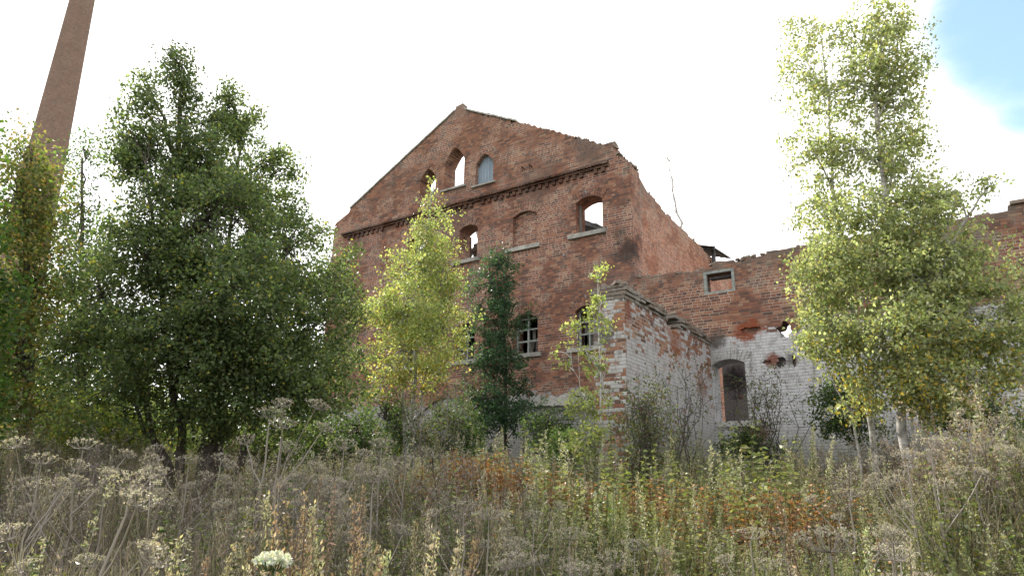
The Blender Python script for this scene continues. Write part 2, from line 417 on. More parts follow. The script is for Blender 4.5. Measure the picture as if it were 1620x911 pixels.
B_VAULT = brick_mat('vault_infill', wash=(0, 9), wash_amt=(.78, .78), wash_col=(.40, .40, .41), tone=.75)
for k, a in enumerate(LOWARCH):
    bm = bmesh.new(); box(bm, a[0]-.05, a[1]+.05, YF+.05+.03*k, YF+.5, 0, a[3]+a[4]+.1); bm_obj('arch_infill', bm, B_VAULT, T)
# brick arches over every opening
for (w, p_, hgt) in [(g, 1.55, .24) for g in G]+[(x, 2., .30) for x in W+[NICHE]]+[(x, 2., .33) for x in LW]:
    bm = bmesh.new(); arch_bricks(bm, O, U, N, w[0]-.02, w[1]+.02, w[3], w[4], p_, hgt)
    bm_obj('brick_arch', bm, B_GABLE, T)
# sills
for w in W+[NICHE]+G[1:]+LW:
    bm = bmesh.new(); t = .07 if w in G else .13
    box(bm, w[0]-.26 if w not in G else w[0]-.12, w[1]+.13, YF-.085, YF+.32, w[2]-t, w[2]+.003, .008)
    bmesh.ops.bevel(bm, geom=bm.edges[:], offset=.012, segments=1)
    bm_obj('window_sill', bm, SILL, T, uv=False)
# cornice with dentils
bm = bmesh.new(); rd = random.Random(3)
x = -20.4
zc = lambda x: 11.44+.06*(x+20)/11.4
while x < -8.75:
    L = rd.uniform(.24, .27)
    if rd.random() > .04: box(bm, x, x+L-.012, YF-.15+rd.uniform(-.02, .02), YF+.06, zc(x)+.08, zc(x)+.15, .006)
    if rd.random() > .03: box(bm, x, x+L-.012, YF-.09+rd.uniform(-.012, .012), YF+.06, zc(x), zc(x)+.07, .005)
    if rd.random() > .10: box(bm, x+.02, x+.14, YF-.07, YF+.06, zc(x)-.15, zc(x)-.008, .006)
    if rd.random() > .35: box(bm, x, x+L-.02, YF-.03, YF+.06, zc(x)+.16, zc(x)+.225, .006)
    x += L
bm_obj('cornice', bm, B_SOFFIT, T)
# coping along the left slope
bm = bmesh.new()
for k in range(16):
    a = k/16; b = (k+1)/16-.004
    pa = Vector((-14.95-5.25*a, YF-.05, 15.43-2.79*a)); pb = Vector((-14.95-5.25*b, YF-.05, 15.43-2.79*b))
    pa.z += rd.uniform(-.012, .012)
    d = Vector((0, .72, 0)); h = Vector((0, 0, .07)); v = [bm.verts.new(q) for q in (pa, pb, pb+d, pa+d, pa+h, pb+h, pb+d+h, pa+d+h)]
    for q in ((3, 2, 1, 0), (4, 5, 6, 7), (0, 1, 5, 4), (1, 2, 6, 5), (2, 3, 7, 6), (3, 0, 4, 7)): bm.faces.new([v[i] for i in q])
bmesh.ops.recalc_face_normals(bm, faces=bm.faces)
bm_obj('coping', bm, CONC, T, uv=False)
bm = bmesh.new()
for k in range(7):
    a = k/7; b = (k+1)/7-.01
    pa = Vector((-14.4+2.3*a, YF-.04, 15.36-1.2*a+rd.uniform(-.02, .02))); pb = Vector((-14.4+2.3*b, YF-.04, 15.36-1.2*b+rd.uniform(-.02, .02)))
    bar(bm, pa+Vector((0, .3, 0)), pb+Vector((0, .3, 0)), .68, .05)
bm_obj('coping', bm, CONC, T, uv=False)
# boarded attic window, window frames below
bm = bmesh.new(); g = G[2]; n = 6
for k in range(n):
    a = g[0]+(g[1]-g[0])*k/n; b = g[0]+(g[1]-g[0])*(k+1)/n-.008
    zt = lambda u: g[3]+g[4]*(1-abs((u-(g[0]+g[1])/2)/((g[1]-g[0])/2))**1.55)+.02
    dy = rd.uniform(-.012, .012); v = []
    for y in (YF+.16+dy, YF+.19+dy):
        for (q, z) in ((a, g[2]), (b, g[2]), (b, zt(b)), (a, zt(a))): v.append(bm.verts.new((q, y, z)))
    for q in ((0, 1, 2, 3), (7, 6, 5, 4), (0, 4, 5, 1), (1, 5, 6, 2), (2, 6, 7, 3), (3, 7, 4, 0)): bm.faces.new([v[i] for i in q])
bm_obj('shutter_boards', bm, BLUEWOOD, T, uv=False)
for i, w in enumerate(LW):
    fr = bmesh.new(); y = YF+.22; x0, x1, z0, z1 = w[0]+.02, w[1]-.02, w[2]+.02, w[3]+.13
    for xx in (x0+.03, x1-.03, (x0+x1)/2): bar(fr, (xx, y, z0), (xx, y, z1), .055, .06)
    for zz in (z0+.03, z0+.42, z0+.80, z1-.08): bar(fr, (x0, y+.004, zz), (x1, y+.004, zz), .05, .05)
    f_o = bm_obj('window_frame', fr, FRAMEW, T, uv=False)
    bd = bmesh.new()
    for k in range(3):
        xx = rd.uniform(x0+.1, x1-.1); bar(bd, (xx, y+.12, z0-.1), (xx+rd.uniform(-.1, .1), y+.12, z0+rd.uniform(.35, .9)), .11, .02, up=(0, 1, 0))
    bm_obj('broken_board', bd, OLDWOOD, f_o, uv=False)
for w in W[:1]:
    fr = bmesh.new(); bar(fr, (w[0]+.035, YF+.25, w[2]), (w[0]+.035, YF+.25, w[3]+.06), .06, .08)
    bm_obj('window_frame', fr, OLDWOOD, T, uv=False)
# iron hooks in the gable
bm = bmesh.new()
RUST_IRON = plain('rusty_iron', (.03, .018, .012), (.10, .05, .03))
for u in (-11.75, -11.45):
    bm = bmesh.new(); bar(bm, (u, YF+.1, 12.2), (u, YF-.2, 12.25), .03, .03); bar(bm, (u, YF-.2, 12.25), (u+.05, YF-.22, 12.05), .03, .03)
    bm_obj('iron_hook', bm, RUST_IRON, T, uv=False)
# side walls; rear wall and floor slab added to darken the lower windows
sideo = [(YF+.62, -.3), (30., -.3), (30., 10.4)]+jag((30., 10.4), (26., 10.55), .12, .2, seed=2)+jag((26., 10.55), (YF+1.2, 10.9), .07, .22, seed=12)+[(YF+.62, 11.2)]
sideholes = [opening(YF+1.0+.05, YF+1.08, 8.4, 8.9, .03), opening(22.9, 23.1, 8.55, 9.5, .02)]
wall('wall', sideo, [], .62, (XC, 0, 0), (0, 1, 0), (-1, 0, 0), B_SIDE, T)
wall('wall', [(YF+.62, -.3), (30., -.3), (30., 11.2), (YF+.62, 11.9)], [], .62, (XL, 0, 0), (0, 1, 0), (1, 0, 0), B_ORANGE, T)
wall('wall', [(XL, -.3), (XC, -.3), (XC, 8.6), (XL, 8.7)], [], .5, (0, 30, 0), U, N, B_ORANGE, T)  # unseen rear wall, added to block light behind the lower windows
bm = bmesh.new(); box(bm, XL+.63, XC-.63, YF+.63, 29.9, 8.42, 8.62); bm_obj('light_blocking_floor', bm, OLDWOOD, T)
bm = bmesh.new()
top = [(XC, YF, 11.38), (-8.2, YF, 11.7), (-8.5, YF, 12.0)]
rubble_top(bm, top, .6, N, 16, 5)
rubble_top(bm, [(-8.6, YF, 12.22), (-11.6, YF, 13.82), (-13.6, YF, 14.9)], .6, N, 34, 8)
rubble_top(bm, [(XC-.1, YF+.6, 11.1), (XC-.1, 22, 10.82), (XC-.1, 27, 10.5)], .6, (-1, 0, 0), 80, 9)
box(bm, -8.66, -8.45, YF+.1, YF+.42, 12.2, 12.38, .03)
box(bm, -14.85, -14.66, YF+.1, YF+.4, 15.66, 15.75, .02)
tag(bm_obj('rubble', bm, B_LOOSE, T), kind='stuff')
# remains of the roof: rafters on the left slope, a sagging rear piece on the right
bm = bmesh.new()
for k in range(7):
    y = 20.2+k*1.15; bar(bm, (XL+.4, y, 11.9), (-17.3-rd.uniform(0, .8), y+rd.uniform(-.1, .3), 13.8), .12, .16)
for k in range(5):
    y = 20.4+k*1.7; bar(bm, (-20.6, y, 10.6), (-8.6, y+rd.uniform(-.2, .2), 10.5) if k > 2 else (-15.3, y+.6, 10.3), .16, .2)
bar(bm, (-18.5, 21, 8.7), (-15.5, 22.5, 13.4), .12, .14); bar(bm, (-16.4, 20.5, 8.7), (-18.6, 21.8, 13.0), .12, .12)
bar(bm, (-15.2, 21.5, 8.7), (-17.6, 23, 13.2), .14, .12)
for k in range(9):
    xx = -16.9+k*.24; bar(bm, (xx, 20.3, 9.0), (xx+rd.uniform(-.15, .15), 20.3+rd.uniform(-.2, .2), rd.uniform(10.6, 12.4)), .19, .03, up=(0, 1, 0))
bar(bm, (-17.2, 20.2, 10.2), (-14.6, 20.2, 10.9), .1, .1)
bm_obj('rafter', bm, OLDWOOD, T, uv=False)
bm = bmesh.new()
def slab(bm, a, b, c, d, t):
    v = [bm.verts.new(q) for q in (a, b, c, d)]+[bm.verts.new(Vector(q)+Vector((0, 0, t))) for q in (a, b, c, d)]
    for q in ((3, 2, 1, 0), (4, 5, 6, 7), (0, 1, 5, 4), (1, 2, 6, 5), (2, 3, 7, 6), (3, 0, 4, 7)): bm.faces.new([v[i] for i in q])
for k in range(15):
    a = k/15; b = (k+.93)/15; f = lambda s: (-14.9+6.2*s, 24+rd.uniform(-.25, .25), 13.85-3.35*s); g_ = lambda s: (-14.9+6.2*s, 29.5, 14.1-3.35*s)
    slab(bm, f(a), f(b), g_(b), g_(a), .04)
for k in range(7):
    y = 24.1+k*.9; bar(bm, (-15, y, 13.8), (-8.6, y, 10.35), .07, .12)
bm_obj('collapsed_roof', bm, SLATE, T, uv=False)
bm = bmesh.new()
for k in range(6): slab(bm, (-8.9+k*.22, 24.6+rd.uniform(-.1, .1), 11.12-.07*k), (-8.7+k*.22, 24.7, 11.08-.07*k), (-8.7+k*.22, 27, 11.3-.07*k), (-8.9+k*.22, 27, 11.34-.07*k), .03)
bar(bm, (-8.9, 24.9, 11.0), (-7.6, 24.9, 10.75), .1, .14); bar(bm, (-7.75, 25.2, 10.2), (-7.75, 25.2, 10.8), .12, .12)
bm_obj('eaves_boards', bm, SLATE, T, uv=False)

# --- low wing to the right
WG = empty('roofless_brick_wing', (0, 18, 0), 'low roofless brick wing wall with white limewashed lower half right of the tall building', 'building')
ow = [(XC+.004, -.3), (7.5, -.3), (7.5, 7.95), (1.1, 7.98)]+jag((1.1, 7.86), (-3.3, 7.84), .03, .26, seed=31)+jag((-3.3, 7.9), (-5.0, 7.72), .05, .26, seed=32)+jag((-5.0, 7.78), (-5.9, 7.70), .05, .26, seed=34)+jag((-5.9, 7.60), (XC+.05, 7.74), .05, .26, seed=33)+[(XC+.004, 7.78)]
WW = (-5.86, -5.02, 6.93, 7.58, .001); WR = (-.55, .12, 6.75, 7.35, .001)
DW = (-5.78, -4.93, 3.52, 4.98, .14)
wh = [opening(*WW), opening(*WR), opening(*DW), blob_poly(-3.88, 5.75, .20, .22, 3), blob_poly(-2.84, 5.74, .20, .20, 4), blob_poly(-4.03, 4.90, .13, .14, 5),
      blob_poly(-4.72, 5.82, .26, .11, 6), blob_poly(-4.38, 4.95, .16, .07, 7), blob_poly(-3.72, 4.93, .05, .20, 8), opening(1.9, 2.9, 3.5, 5.0, .14)]
wall('wall', ow, wh, .58, O, U, N, B_WING, WG)
for q in ((-5.05, -4.4, YF+.07, YF+.5, 5.66, 5.98), (-4.60, -4.18, YF+.06, YF+.5, 4.86, 5.08), (-3.82, -3.62, YF+.16, YF+.5, 4.6, 5.2)):
    bm = bmesh.new(); box(bm, *q); bm_obj('broken_core', bm, B_GABLE, WG)
for w, m in ((WW, FRAMEW), (WR, FRAMEW)):
    bm = bmesh.new(); y = YF+.06; a, b, c, d = w[0], w[1], w[2], w[3]
    bar(bm, (a+.04, y, c), (a+.04, y, d), .08, .1); bar(bm, (b-.04, y, c), (b-.04, y, d), .08, .1)
    bar(bm, (a, y-.005, d-.04), (b, y-.005, d-.04), .1, .08); bar(bm, (a, y-.005, c+.03), (b, y-.005, c+.03), .1, .06)
    bm_obj('window_frame', bm, m, WG, uv=False)
bm = bmesh.new(); bar(bm, (-5.40, YF+.9, 7.75), (-4.82, YF+.9, 6.92), .16, .3, up=(0, 1, 0)); bar(bm, (-5.9, YF+.8, 7.62), (-4.8, YF+.8, 7.60), .16, .12)
bm_obj('slanting_bar', bm, SLATE, WG, uv=False)  # dark slanting bar and crossbar behind the window opening
bm = bmesh.new(); arch_bricks(bm, O, U, N, DW[0]-.02, DW[1]+.02, DW[3], DW[4], 2., .30); bm_obj('brick_arch', bm, brick_mat('arch_limewashed', wash=(0, 9), wash_amt=(.85, .85), wash_col=(.56, .56, .56)), WG)
bm = bmesh.new(); box(bm, -5.75, -4.6, YF-.05, YF+.5, 3.36, 3.515, .02); bm_obj('window_sill', bm, CONC, WG, uv=False)
xs = at_y(1142, 600, 20.5)[0]
wall('inner_wall', [(xs, -.3), (1.5, -.3), (1.5, 5.6)]+jag((1.5, 5.6), (xs, 5.62), .05, .3, seed=51), [], .5, (0, 20.5, 0), U, N, B_SOOT, WG)
wall('wall', [(YF+.6, -.3), (30, -.3), (30, 7.6), (YF+.6, 7.9)], [], .5, (7.4, 0, 0), (0, 1, 0), (-1, 0, 0), B_ORANGE, WG)
bm = bmesh.new(); rubble_top(bm, [(XC+.1, YF, 7.74), (-5.9, YF, 7.62)], .55, N, 34, 21); rubble_top(bm, [(-5.9, YF, 7.72), (-3.2, YF, 7.86), (1, YF, 7.9)], .55, N, 60, 22)
box(bm, 1.15, 7.5, YF-.07, YF+.3, 7.985, 8.05, .01)
tag(bm_obj('rubble', bm, B_LOOSE, WG), kind='stuff')

# --- projecting cross wall (pier)
PW = empty('projecting_wall', (XP-.35, 15, 0), 'peeling white limewashed wall stub jutting toward the viewer with crumbling red brick end', 'wall')
yn = 12.72
op = [(yn, -.3), (YF-.004, -.3), (YF-.004, 5.62)]+jag((YF-.1, 5.64), (15.62, 5.60), .06, .24, seed=44)+[(15.5, 5.36)]+jag((15.5, 5.36), (14.98, 5.42), .05, .13, seed=41)+[(14.93, 5.62)]+jag((14.93, 5.64), (yn, 5.62), .05, .24, seed=45)+[(yn, 5.60)]
wall('wall', op, [], .70, (XP, 0, 0), (0, 1, 0), (-1, 0, 0), B_PIER, PW)
bm = bmesh.new(); box(bm, XP-.72, XP-.006, yn-.035, yn+.0, .2, 5.55, .004)
bmesh.ops.subdivide_edges(bm, edges=bm.edges[:], cuts=1)
bm_obj('broken_end_face', bm, B_END, PW)
bm = bmesh.new(); rd = random.Random(77)
for (a, b, zt) in ((yn-.05, 15.0, 5.64), (15.55, YF-.01, 5.62)):
    y = a
    while y < b-.1:
        L = rd.uniform(.22, .28)
        for j, (pr, z0) in enumerate(((.02, 0), (.05, .08), (.06, .16), (.0, .24), (-.06, .32))):
            if rd.random() < (.12, .2, .35, .6, .85)[j]: continue
            e = min(y+L-.01, b)
            box(bm, XP-.70-pr, XP+pr+rd.uniform(-.015, .015), y, e, zt+z0-.1, zt+z0-.1+.068, .008)
        y += L
bm_obj('cornice', bm, brick_mat('coping_brick', wash=(0, 9), wash_amt=(.5, .5), wash_col=(.30, .28, .25), top_grey=(0, 1), tone=.8), PW)
bm = bmesh.new(); rubble_top(bm, [(XP-.05, yn, 5.86), (XP-.05, 15, 5.88)], .6, (-1, 0, 0), 34, 61); rubble_top(bm, [(XP-.05, 15.6, 5.86), (XP-.05, 18, 5.88)], .6, (-1, 0, 0), 24, 62)
rubble_top(bm, [(XP-.05, 15., 5.4), (XP-.05, 15.5, 5.4)], .6, (-1, 0, 0), 10, 63)
tag(bm_obj('rubble', bm, B_LOOSE, PW), kind='stuff')
bm = bmesh.new()
for i in range(22):
    a = -12.4+i*.17; slab(bm, (a, YF-.10, 4.18+rd.uniform(-.03, .03)), (a+.17, YF-.10, 4.18+rd.uniform(-.03, .03)), (a+.17, YF-.002, 4.2), (a, YF-.002, 4.2), rd.uniform(.16, .40))
bm_obj('plinth', bm, CONC, T, uv=False)

# --- factory chimney
dq = at_d(85, 198, 60.); CX, CYY = dq[0], dq[1]
CH = empty('brick_chimney', (CX, CYY, 0), 'tall tapering brick factory chimney rising behind the trees at far left', 'chimney')
me = bmesh.new(); K = 40; zs = [0, 6, 12, 18, 24, 30, 36, 42, 47]; rr_ = lambda z: 2.0-.0285*z
rings = []
for z in zs: rings.append([me.verts.new((CX+rr_(z)*math.cos(2*math.pi*k/K), CYY+rr_(z)*math.sin(2*math.pi*k/K), z)) for k in range(K)])
uvl = me.loops.layers.uv.new('UVMap')
for i in range(len(zs)-1):
    for k in range(K):
        f = me.faces.new((rings[i][k], rings[i][(k+1) % K], rings[i+1][(k+1) % K], rings[i+1][k])); f.smooth = True
        for l, (kk, zz) in zip(f.loops, ((k, zs[i]), (k+1, zs[i]), (k+1, zs[i+1]), (k, zs[i+1]))): l[uvl].uv = (kk*1.5*2*math.pi/K, zz)
bm_obj('shaft', me, brick_mat('chimney_brick', cell=(.26, .077), tone=.78, dull=.62, calm=.12), CH, uv=False)
me = bmesh.new(); bmesh.ops.create_cone(me, cap_ends=True, segments=40, radius1=.95, radius2=1.0, depth=1.2, matrix=Matrix.Translation((CX, CYY, 47.4)))
bm_obj('chimney_cap', me, B_LOOSE, CH)

# ------------------------------------------------------------------ ground
s = NT('meadow_soil'); tcn = s.n('ShaderNodeTexCoord'); v = tcn.outputs['Object']
a = s.noise(v, 3, 8, .7); b = s.noise(v, .4, 3)
c = s.mix(s.mr(b, .4, .6), s.ramp(a, [(.3, (.035, .028, .018)), (.7, (.12, .10, .065))]), s.ramp(a, [(.3, (.03, .035, .015)), (.7, (.10, .11, .04))]))
SOIL = s.done(c, 1., a, .8, .05, spec=.05)
n = 150; rad = np.concatenate([np.linspace(0, 28, 70), np.geomspace(29, 1500, 40)]); th = np.linspace(0, 2*math.pi, 145)[:-1]
X = (rad[:, None]*np.cos(th)).ravel(); Y = (rad[:, None]*np.sin(th)).ravel(); Zg = ground_z(X, Y)
V = np.stack([X, Y, Zg], 1)
def np_mesh(name, V, F, tint=None, smooth=False):
    me = bpy.data.meshes.new(name); nf = len(F)
    me.vertices.add(len(V)); me.vertices.foreach_set('co', np.ascontiguousarray(V, np.float32).ravel())
    me.loops.add(nf*4); me.loops.foreach_set('vertex_index', np.ascontiguousarray(F, np.int32).ravel())
    me.polygons.add(nf); me.polygons.foreach_set('loop_start', np.arange(nf, dtype=np.int32)*4)
    if tint is not None:
        at = me.attributes.new('tint', 'FLOAT_COLOR', 'POINT')
        at.data.foreach_set('color', np.concatenate([np.clip(tint, 0, 1), np.ones((len(V), 1))], 1).astype(np.float32).ravel())
    me.update(calc_edges=True)
    return me
nr, nt = len(rad), len(th)
i, j = np.meshgrid(np.arange(nr-1), np.arange(nt), indexing='ij'); j2 = (j+1) % nt
F = np.stack([i*nt+j, (i+1)*nt+j, (i+1)*nt+j2, i*nt+j2], -1).reshape(-1, 4)
g = link_mesh('ground', np_mesh('ground', V, F), SOIL); tag(g, kind='structure')

# ------------------------------------------------------------------ vegetation toolkit (all quads, numpy)
class Veg:
    def __init__(s): s.V = []; s.F = []; s.T = []; s.k = 0
    def add(s, V, F, T):
        s.V.append(V); s.F.append(F+s.k); s.T.append(T); s.k += len(V)
    def arr(s): return np.concatenate(s.V), np.concatenate(s.F), np.concatenate(s.T)
    def obj(s, name, mat, parent=None):
        V, F, T = s.arr(); return link_mesh(name, np_mesh(name, V, F, T), mat, parent)
def norm(a): return a/np.maximum(1e-9, np.linalg.norm(a, axis=-1, keepdims=True))
def add_leaves(vg, P, size, asp, tint, g, droop=0., axis=None, spread=1.):
    n = len(P); size = np.broadcast_to(size, (n,))
    if axis is None: a = norm(g.normal(size=(n, 3))+np.array([0, 0, -droop]))
    else: a = norm(axis+g.normal(size=(n, 3))*spread)
    b = norm(np.cross(a, g.normal(size=(n, 3)))); c = np.cross(a, b)
    L = size[:, None]; W = L*asp/2
    V = np.stack([P, P+a*L*.42+b*W+c*W*.35, P+a*L, P+a*L*.42-b*W+c*W*.35], 1).reshape(-1, 3)
    F = np.arange(n*4).reshape(n, 4)
    vg.add(V, F, np.repeat(tint, 4, 0))
def add_tube(vg, pts, rad, tint, k=3):
    pts = np.asarray(pts, float); m = len(pts); rad = np.broadcast_to(rad, (m,))
    d = norm(np.gradient(pts, axis=0)); ref = np.array([.31, .87, .38]); s_ = norm(np.cross(d, ref)); t = np.cross(d, s_)
    an = np.arange(k)*2*math.pi/k
    V = (pts[:, None]+rad[:, None, None]*(np.cos(an)[None, :, None]*s_[:, None]+np.sin(an)[None, :, None]*t[:, None])).reshape(-1, 3)
    i, j = np.meshgrid(np.arange(m-1), np.arange(k), indexing='ij'); j2 = (j+1) % k
    F = np.stack([i*k+j, i*k+j2, (i+1)*k+j2, (i+1)*k+j], -1).reshape(-1, 4)
    tint = np.asarray(tint, float); T = np.broadcast_to(tint, (m*k, 3)) if tint.ndim == 1 else np.repeat(tint, k, 0)
    vg.add(V, F, np.array(T))
def curve(a, b, sag, n, g, jit=.03):
    a = np.asarray(a, float); b = np.asarray(b, float); t = np.linspace(0, 1, n)[:, None]
    p = a+(b-a)*t; L = np.linalg.norm(b-a); p[:, 2] += sag*np.sin(math.pi*t[:, 0])
    w = g.normal(size=(n, 3))*jit*L; w[0] = 0; w[-1] = 0; return p+w
def tints(n, cols, wts, g, var=.18):
    cols = np.array(cols); k = g.choice(len(cols), n, p=np.array(wts)/sum(wts))
    return cols[k]*(1+g.normal(size=(n, 1))*var)*(1+g.normal(size=(n, 3))*.05)

GREEN = [(.045, .085, .022), (.06, .105, .028), (.075, .12, .03), (.17, .17, .03)]
def tree(name, label, cat, base, trunks, lobes, seed, per_m3=None, n_cl=600, per=38, size=.07, asp=.62, cl_r=.34, cols=GREEN, wts=(4, 4, 3, .3),
         bark=None, droop=.4, r0=.12, group=None, low_yellow=None, shell=.45, twig=.35, twr=.014, clump=3.4):
    g = np.random.default_rng(seed); bark = bark or BARK
    root = empty(name, tuple(base), label, cat, group)
    wood = Veg(); fol = Veg()
    base = np.asarray(base, float)
    tr = []
    for (pts, ra) in trunks:
        pts = np.asarray(pts, float); m = len(pts)
        t = np.linspace(0, m-1, (m-1)*5+1); P = np.stack([np.interp(t, np.arange(m), pts[:, k]) for k in range(3)], 1)
        P[1:-1] += g.normal(size=(len(P)-2, 3))*ra*.35
        add_tube(wood, P, np.linspace(ra, ra*.18, len(P)), (.5, .5, .5), 7); tr.append((P, np.linspace(ra, ra*.18, len(P))))
    allP = np.concatenate([p for p, _ in tr]); allR = np.concatenate([q for _, q in tr])
    vol = np.array([l[1][0]*l[1][1]*l[1][2]*(l[2] if len(l) > 2 else 1) for l in lobes]); cnt = np.maximum(4, (n_cl*vol/vol.sum())).astype(int)
    for (lb, m) in zip(lobes, cnt):
        c = np.asarray(lb[0], float); r = np.asarray(lb[1], float)
        # limb from the trunk to the heart of this lobe
        ok = allP[:, 2] < c[2]-.15*r[2]
        if not ok.any(): ok[0] = True
        lower = allP[ok]; qi = np.argmin(np.linalg.norm(lower-c+np.array([0, 0, r[2]*.5]), axis=1)); q = lower[qi]; rl = min(r0*.45, allR[ok][qi]*.7)
        limb = curve(q, c+np.array([0, 0, r[2]*.35]), .1, 7, g, .03)
        add_tube(wood, limb, np.linspace(rl, min(.010, rl*.5), 7), (.5, .5, .5), 5)
        M = int(m*1.28); dirs = norm(g.normal(size=(M, 3))); rr = np.where(g.random(M) < shell, g.uniform(.8, 1.08, M), g.random(M)**.4*.9)
        ctr = c+dirs*rr[:, None]*r
        # boughs: leaf clumps gather along an uneven 3D pattern and leave gaps between
        f1 = clump; n3 = np.sin(ctr[:, 0]*f1+seed)+np.sin(ctr[:, 1]*f1*1.1+ctr[:, 2]*1.3+2*seed)+np.sin(ctr[:, 2]*f1*1.25+ctr[:, 0]*.8)+.7*np.sin(ctr[:, 0]*f1*2.3-ctr[:, 2]*f1*1.9)+g.normal(size=M)*.5
        ctr = ctr[np.argsort(-n3)[:m]]
        # uneven outline
        ctr += g.normal(size=(m, 3))*.10*r.mean()
        sel = g.choice(m, max(1, int(m*twig)), replace=False)
        for k in sel:
            st = limb[g.integers(2, 7)]; add_tube(wood, curve(st, ctr[k], .05, 4, g, .05), np.linspace(twr, .003, 4), (.5, .5, .5), 3)
        nl = g.poisson(per, m)+3; idx = np.repeat(np.arange(m), nl)
        crad = g.uniform(.6, 1.3, m)*cl_r
        off = norm(g.normal(size=(len(idx), 3)))*(g.random(len(idx))**.5)[:, None]*crad[idx, None]*np.array([1, 1, .75])
        P = ctr[idx]+off
        ct = 1+g.normal(size=m)*.14
        T = tints(len(idx), cols, wts, g)*ct[idx, None]
        if low_yellow is not None:
            zt, colr, pr = low_yellow; yy = (g.random(len(idx)) < pr*np.clip((zt-P[:, 2])/1.5, 0, 1)); T[yy] = np.array(colr)*(1+g.normal(size=(yy.sum(), 1))*.15)
        add_leaves(fol, P, size*g.uniform(.65, 1.25, len(idx)), asp, T, g, droop)
    wo = wood.obj('trunk', bark, root); fo = fol.obj('crown', LEAF, root)
    return root
def PX(x, y, d, rx, ry, rz=None, k=1.):
    """lobe centred on the sight line at distance d with half sizes in photo pixels; its depth equals its width"""
    c = at_d(x, y, d); depth = float((c-np.array([0, 0, ZC]))@_f); a = rx*depth/FPX; b = ry*depth/FPX
    return (c, (a, (rz or .9)*a, b), k)
def gz(p): return float(ground_z(p[0], p[1]))
def base_at(x, d):
    p = at_d(x, 760, d); p[2] = gz(p)-.05; return p

# big dark tree, left of the facade
b0 = base_at(318, 13.2)
tops = [at_d(285, 150, 13.2), at_d(230, 260, 12.4), at_d(380, 230, 13.9), at_d(460, 380, 13.), at_d(150, 420, 13.6), at_d(520, 470, 13.6)]
trk = [([b0, b0+[.1, .1, 2.2], b0*.3+tops[0]*.7+[0, 0, -1], tops[0]], .17)]+[([b0+[.1*i-.2, .05*i, 0], (b0*.65+t*.35), t], .10) for i, t in enumerate(tops[1:])]
lob = [PX(281, 112, 13.2, 18, 44, None, 6.), PX(292, 165, 13.2, 20, 50, None, 4.), PX(230, 158, 12.6, 16, 52, None, 5.), PX(205, 165, 12.9, 12, 42, None, 5.), PX(186, 205, 12.9, 12, 30, None, 4.), PX(198, 225, 12.9, 26, 42, None, 1.4), PX(240, 230, 12.9, 44, 48, None, 2.2), PX(300, 240, 13., 44, 50, None, 2.2), PX(345, 215, 13.5, 34, 40, None, 2.), PX(205, 265, 12.8, 34, 40, None, 2.), PX(358, 160, 13.8, 22, 38, None, 4.), PX(395, 190, 13.8, 16, 28, None, 4.), PX(378, 230, 13.8, 38, 55, None, 1.2),
       PX(320, 290, 13.2, 60, 60, None, 1.6), PX(435, 262, 13.4, 34, 34, None, 2.), PX(420, 310, 13.4, 60, 50, None, 1.5), PX(475, 275, 13.4, 12, 18, None, 2.),
       PX(255, 330, 12.6, 62, 70), PX(350, 360, 12.4, 95, 90), PX(455, 400, 13.2, 72, 70), PX(520, 450, 13.8, 50, 60), PX(555, 400, 13.8, 20, 30, None, 1.), PX(230, 430, 12.4, 90, 100), PX(365, 480, 12., 120, 100),
       PX(480, 530, 12.8, 90, 90), PX(285, 560, 12.4, 120, 90), PX(420, 620, 12.4, 110, 75), PX(150, 480, 13.4, 55, 90), PX(175, 620, 13.2, 80, 65, None, .5), PX(300, 660, 12.8, 90, 40, None, .5), PX(545, 600, 13.6, 40, 70, None, .8), PX(120, 560, 13.6, 60, 80, None, .7), PX(130, 420, 13.8, 36, 60, None, .6), PX(400, 560, 12.2, 110, 80, None, .6), PX(500, 640, 13., 60, 50, None, .8)]
tree('leafy_tree', 'large dark green spreading tree with several pointed tops, left of the brick gable', 'tree', b0, trk, lob, 21, n_cl=3000, per=42, size=.068, cl_r=.27,
     cols=[(.055, .080, .036), (.088, .122, .052), (.135, .17, .075), (.26, .24, .06)], wts=(4, 5, 4, .5), r0=.12, droop=.5)

# looser trees behind at the left edge
def simple_tree(name, label, x, d, lobes, seed, group=None, cat='tree', **kw):
    b = base_at(x, d); top = max((l[0] for l in lobes), key=lambda c: c[2])
    trk = [([b, b*.5+top*.5+np.array([.1, .1, 0]), top], kw.pop('ra', .12))]
    for e in kw.pop('stems', []): trk.append(([b+np.array([e[0], 0, 0]), at_d(*e[1])*.6+b*.4, at_d(*e[1])], e[2]))
    return tree(name, label, cat, b, trk, lobes, seed, group=group, **kw)
simple_tree('leafy_tree', 'loose olive green tree partly hiding the foot of the chimney', 40, 15.5,
    [PX(40, 250, 15.5, 40, 60), PX(20, 330, 15, 55, 80), PX(75, 330, 15.5, 45, 75), PX(40, 450, 15, 70, 90), PX(30, 570, 14.6, 80, 80), PX(60, 660, 14.6, 60, 50, None, .6)], 31,
    n_cl=640, per=22, size=.08, cols=[(.08, .11, .035), (.12, .135, .045), (.16, .135, .045), (.20, .14, .05)], wts=(4, 3, 2, 1.2), cl_r=.34)
simple_tree('leafy_tree', 'sparse tree with sky showing through between the chimney and the dark tree', 125, 19,
    [PX(130, 250, 19, 28, 45), PX(120, 340, 19, 38, 60), PX(150, 420, 19, 45, 70), PX(95, 470, 19, 40, 70), PX(130, 560, 18.5, 60, 70), PX(210, 560, 19.5, 55, 80)], 32,
    n_cl=620, per=18, size=.085, cl_r=.4, cols=[(.05, .09, .03), (.075, .115, .035), (.14, .15, .04)], wts=(4, 4, 1))
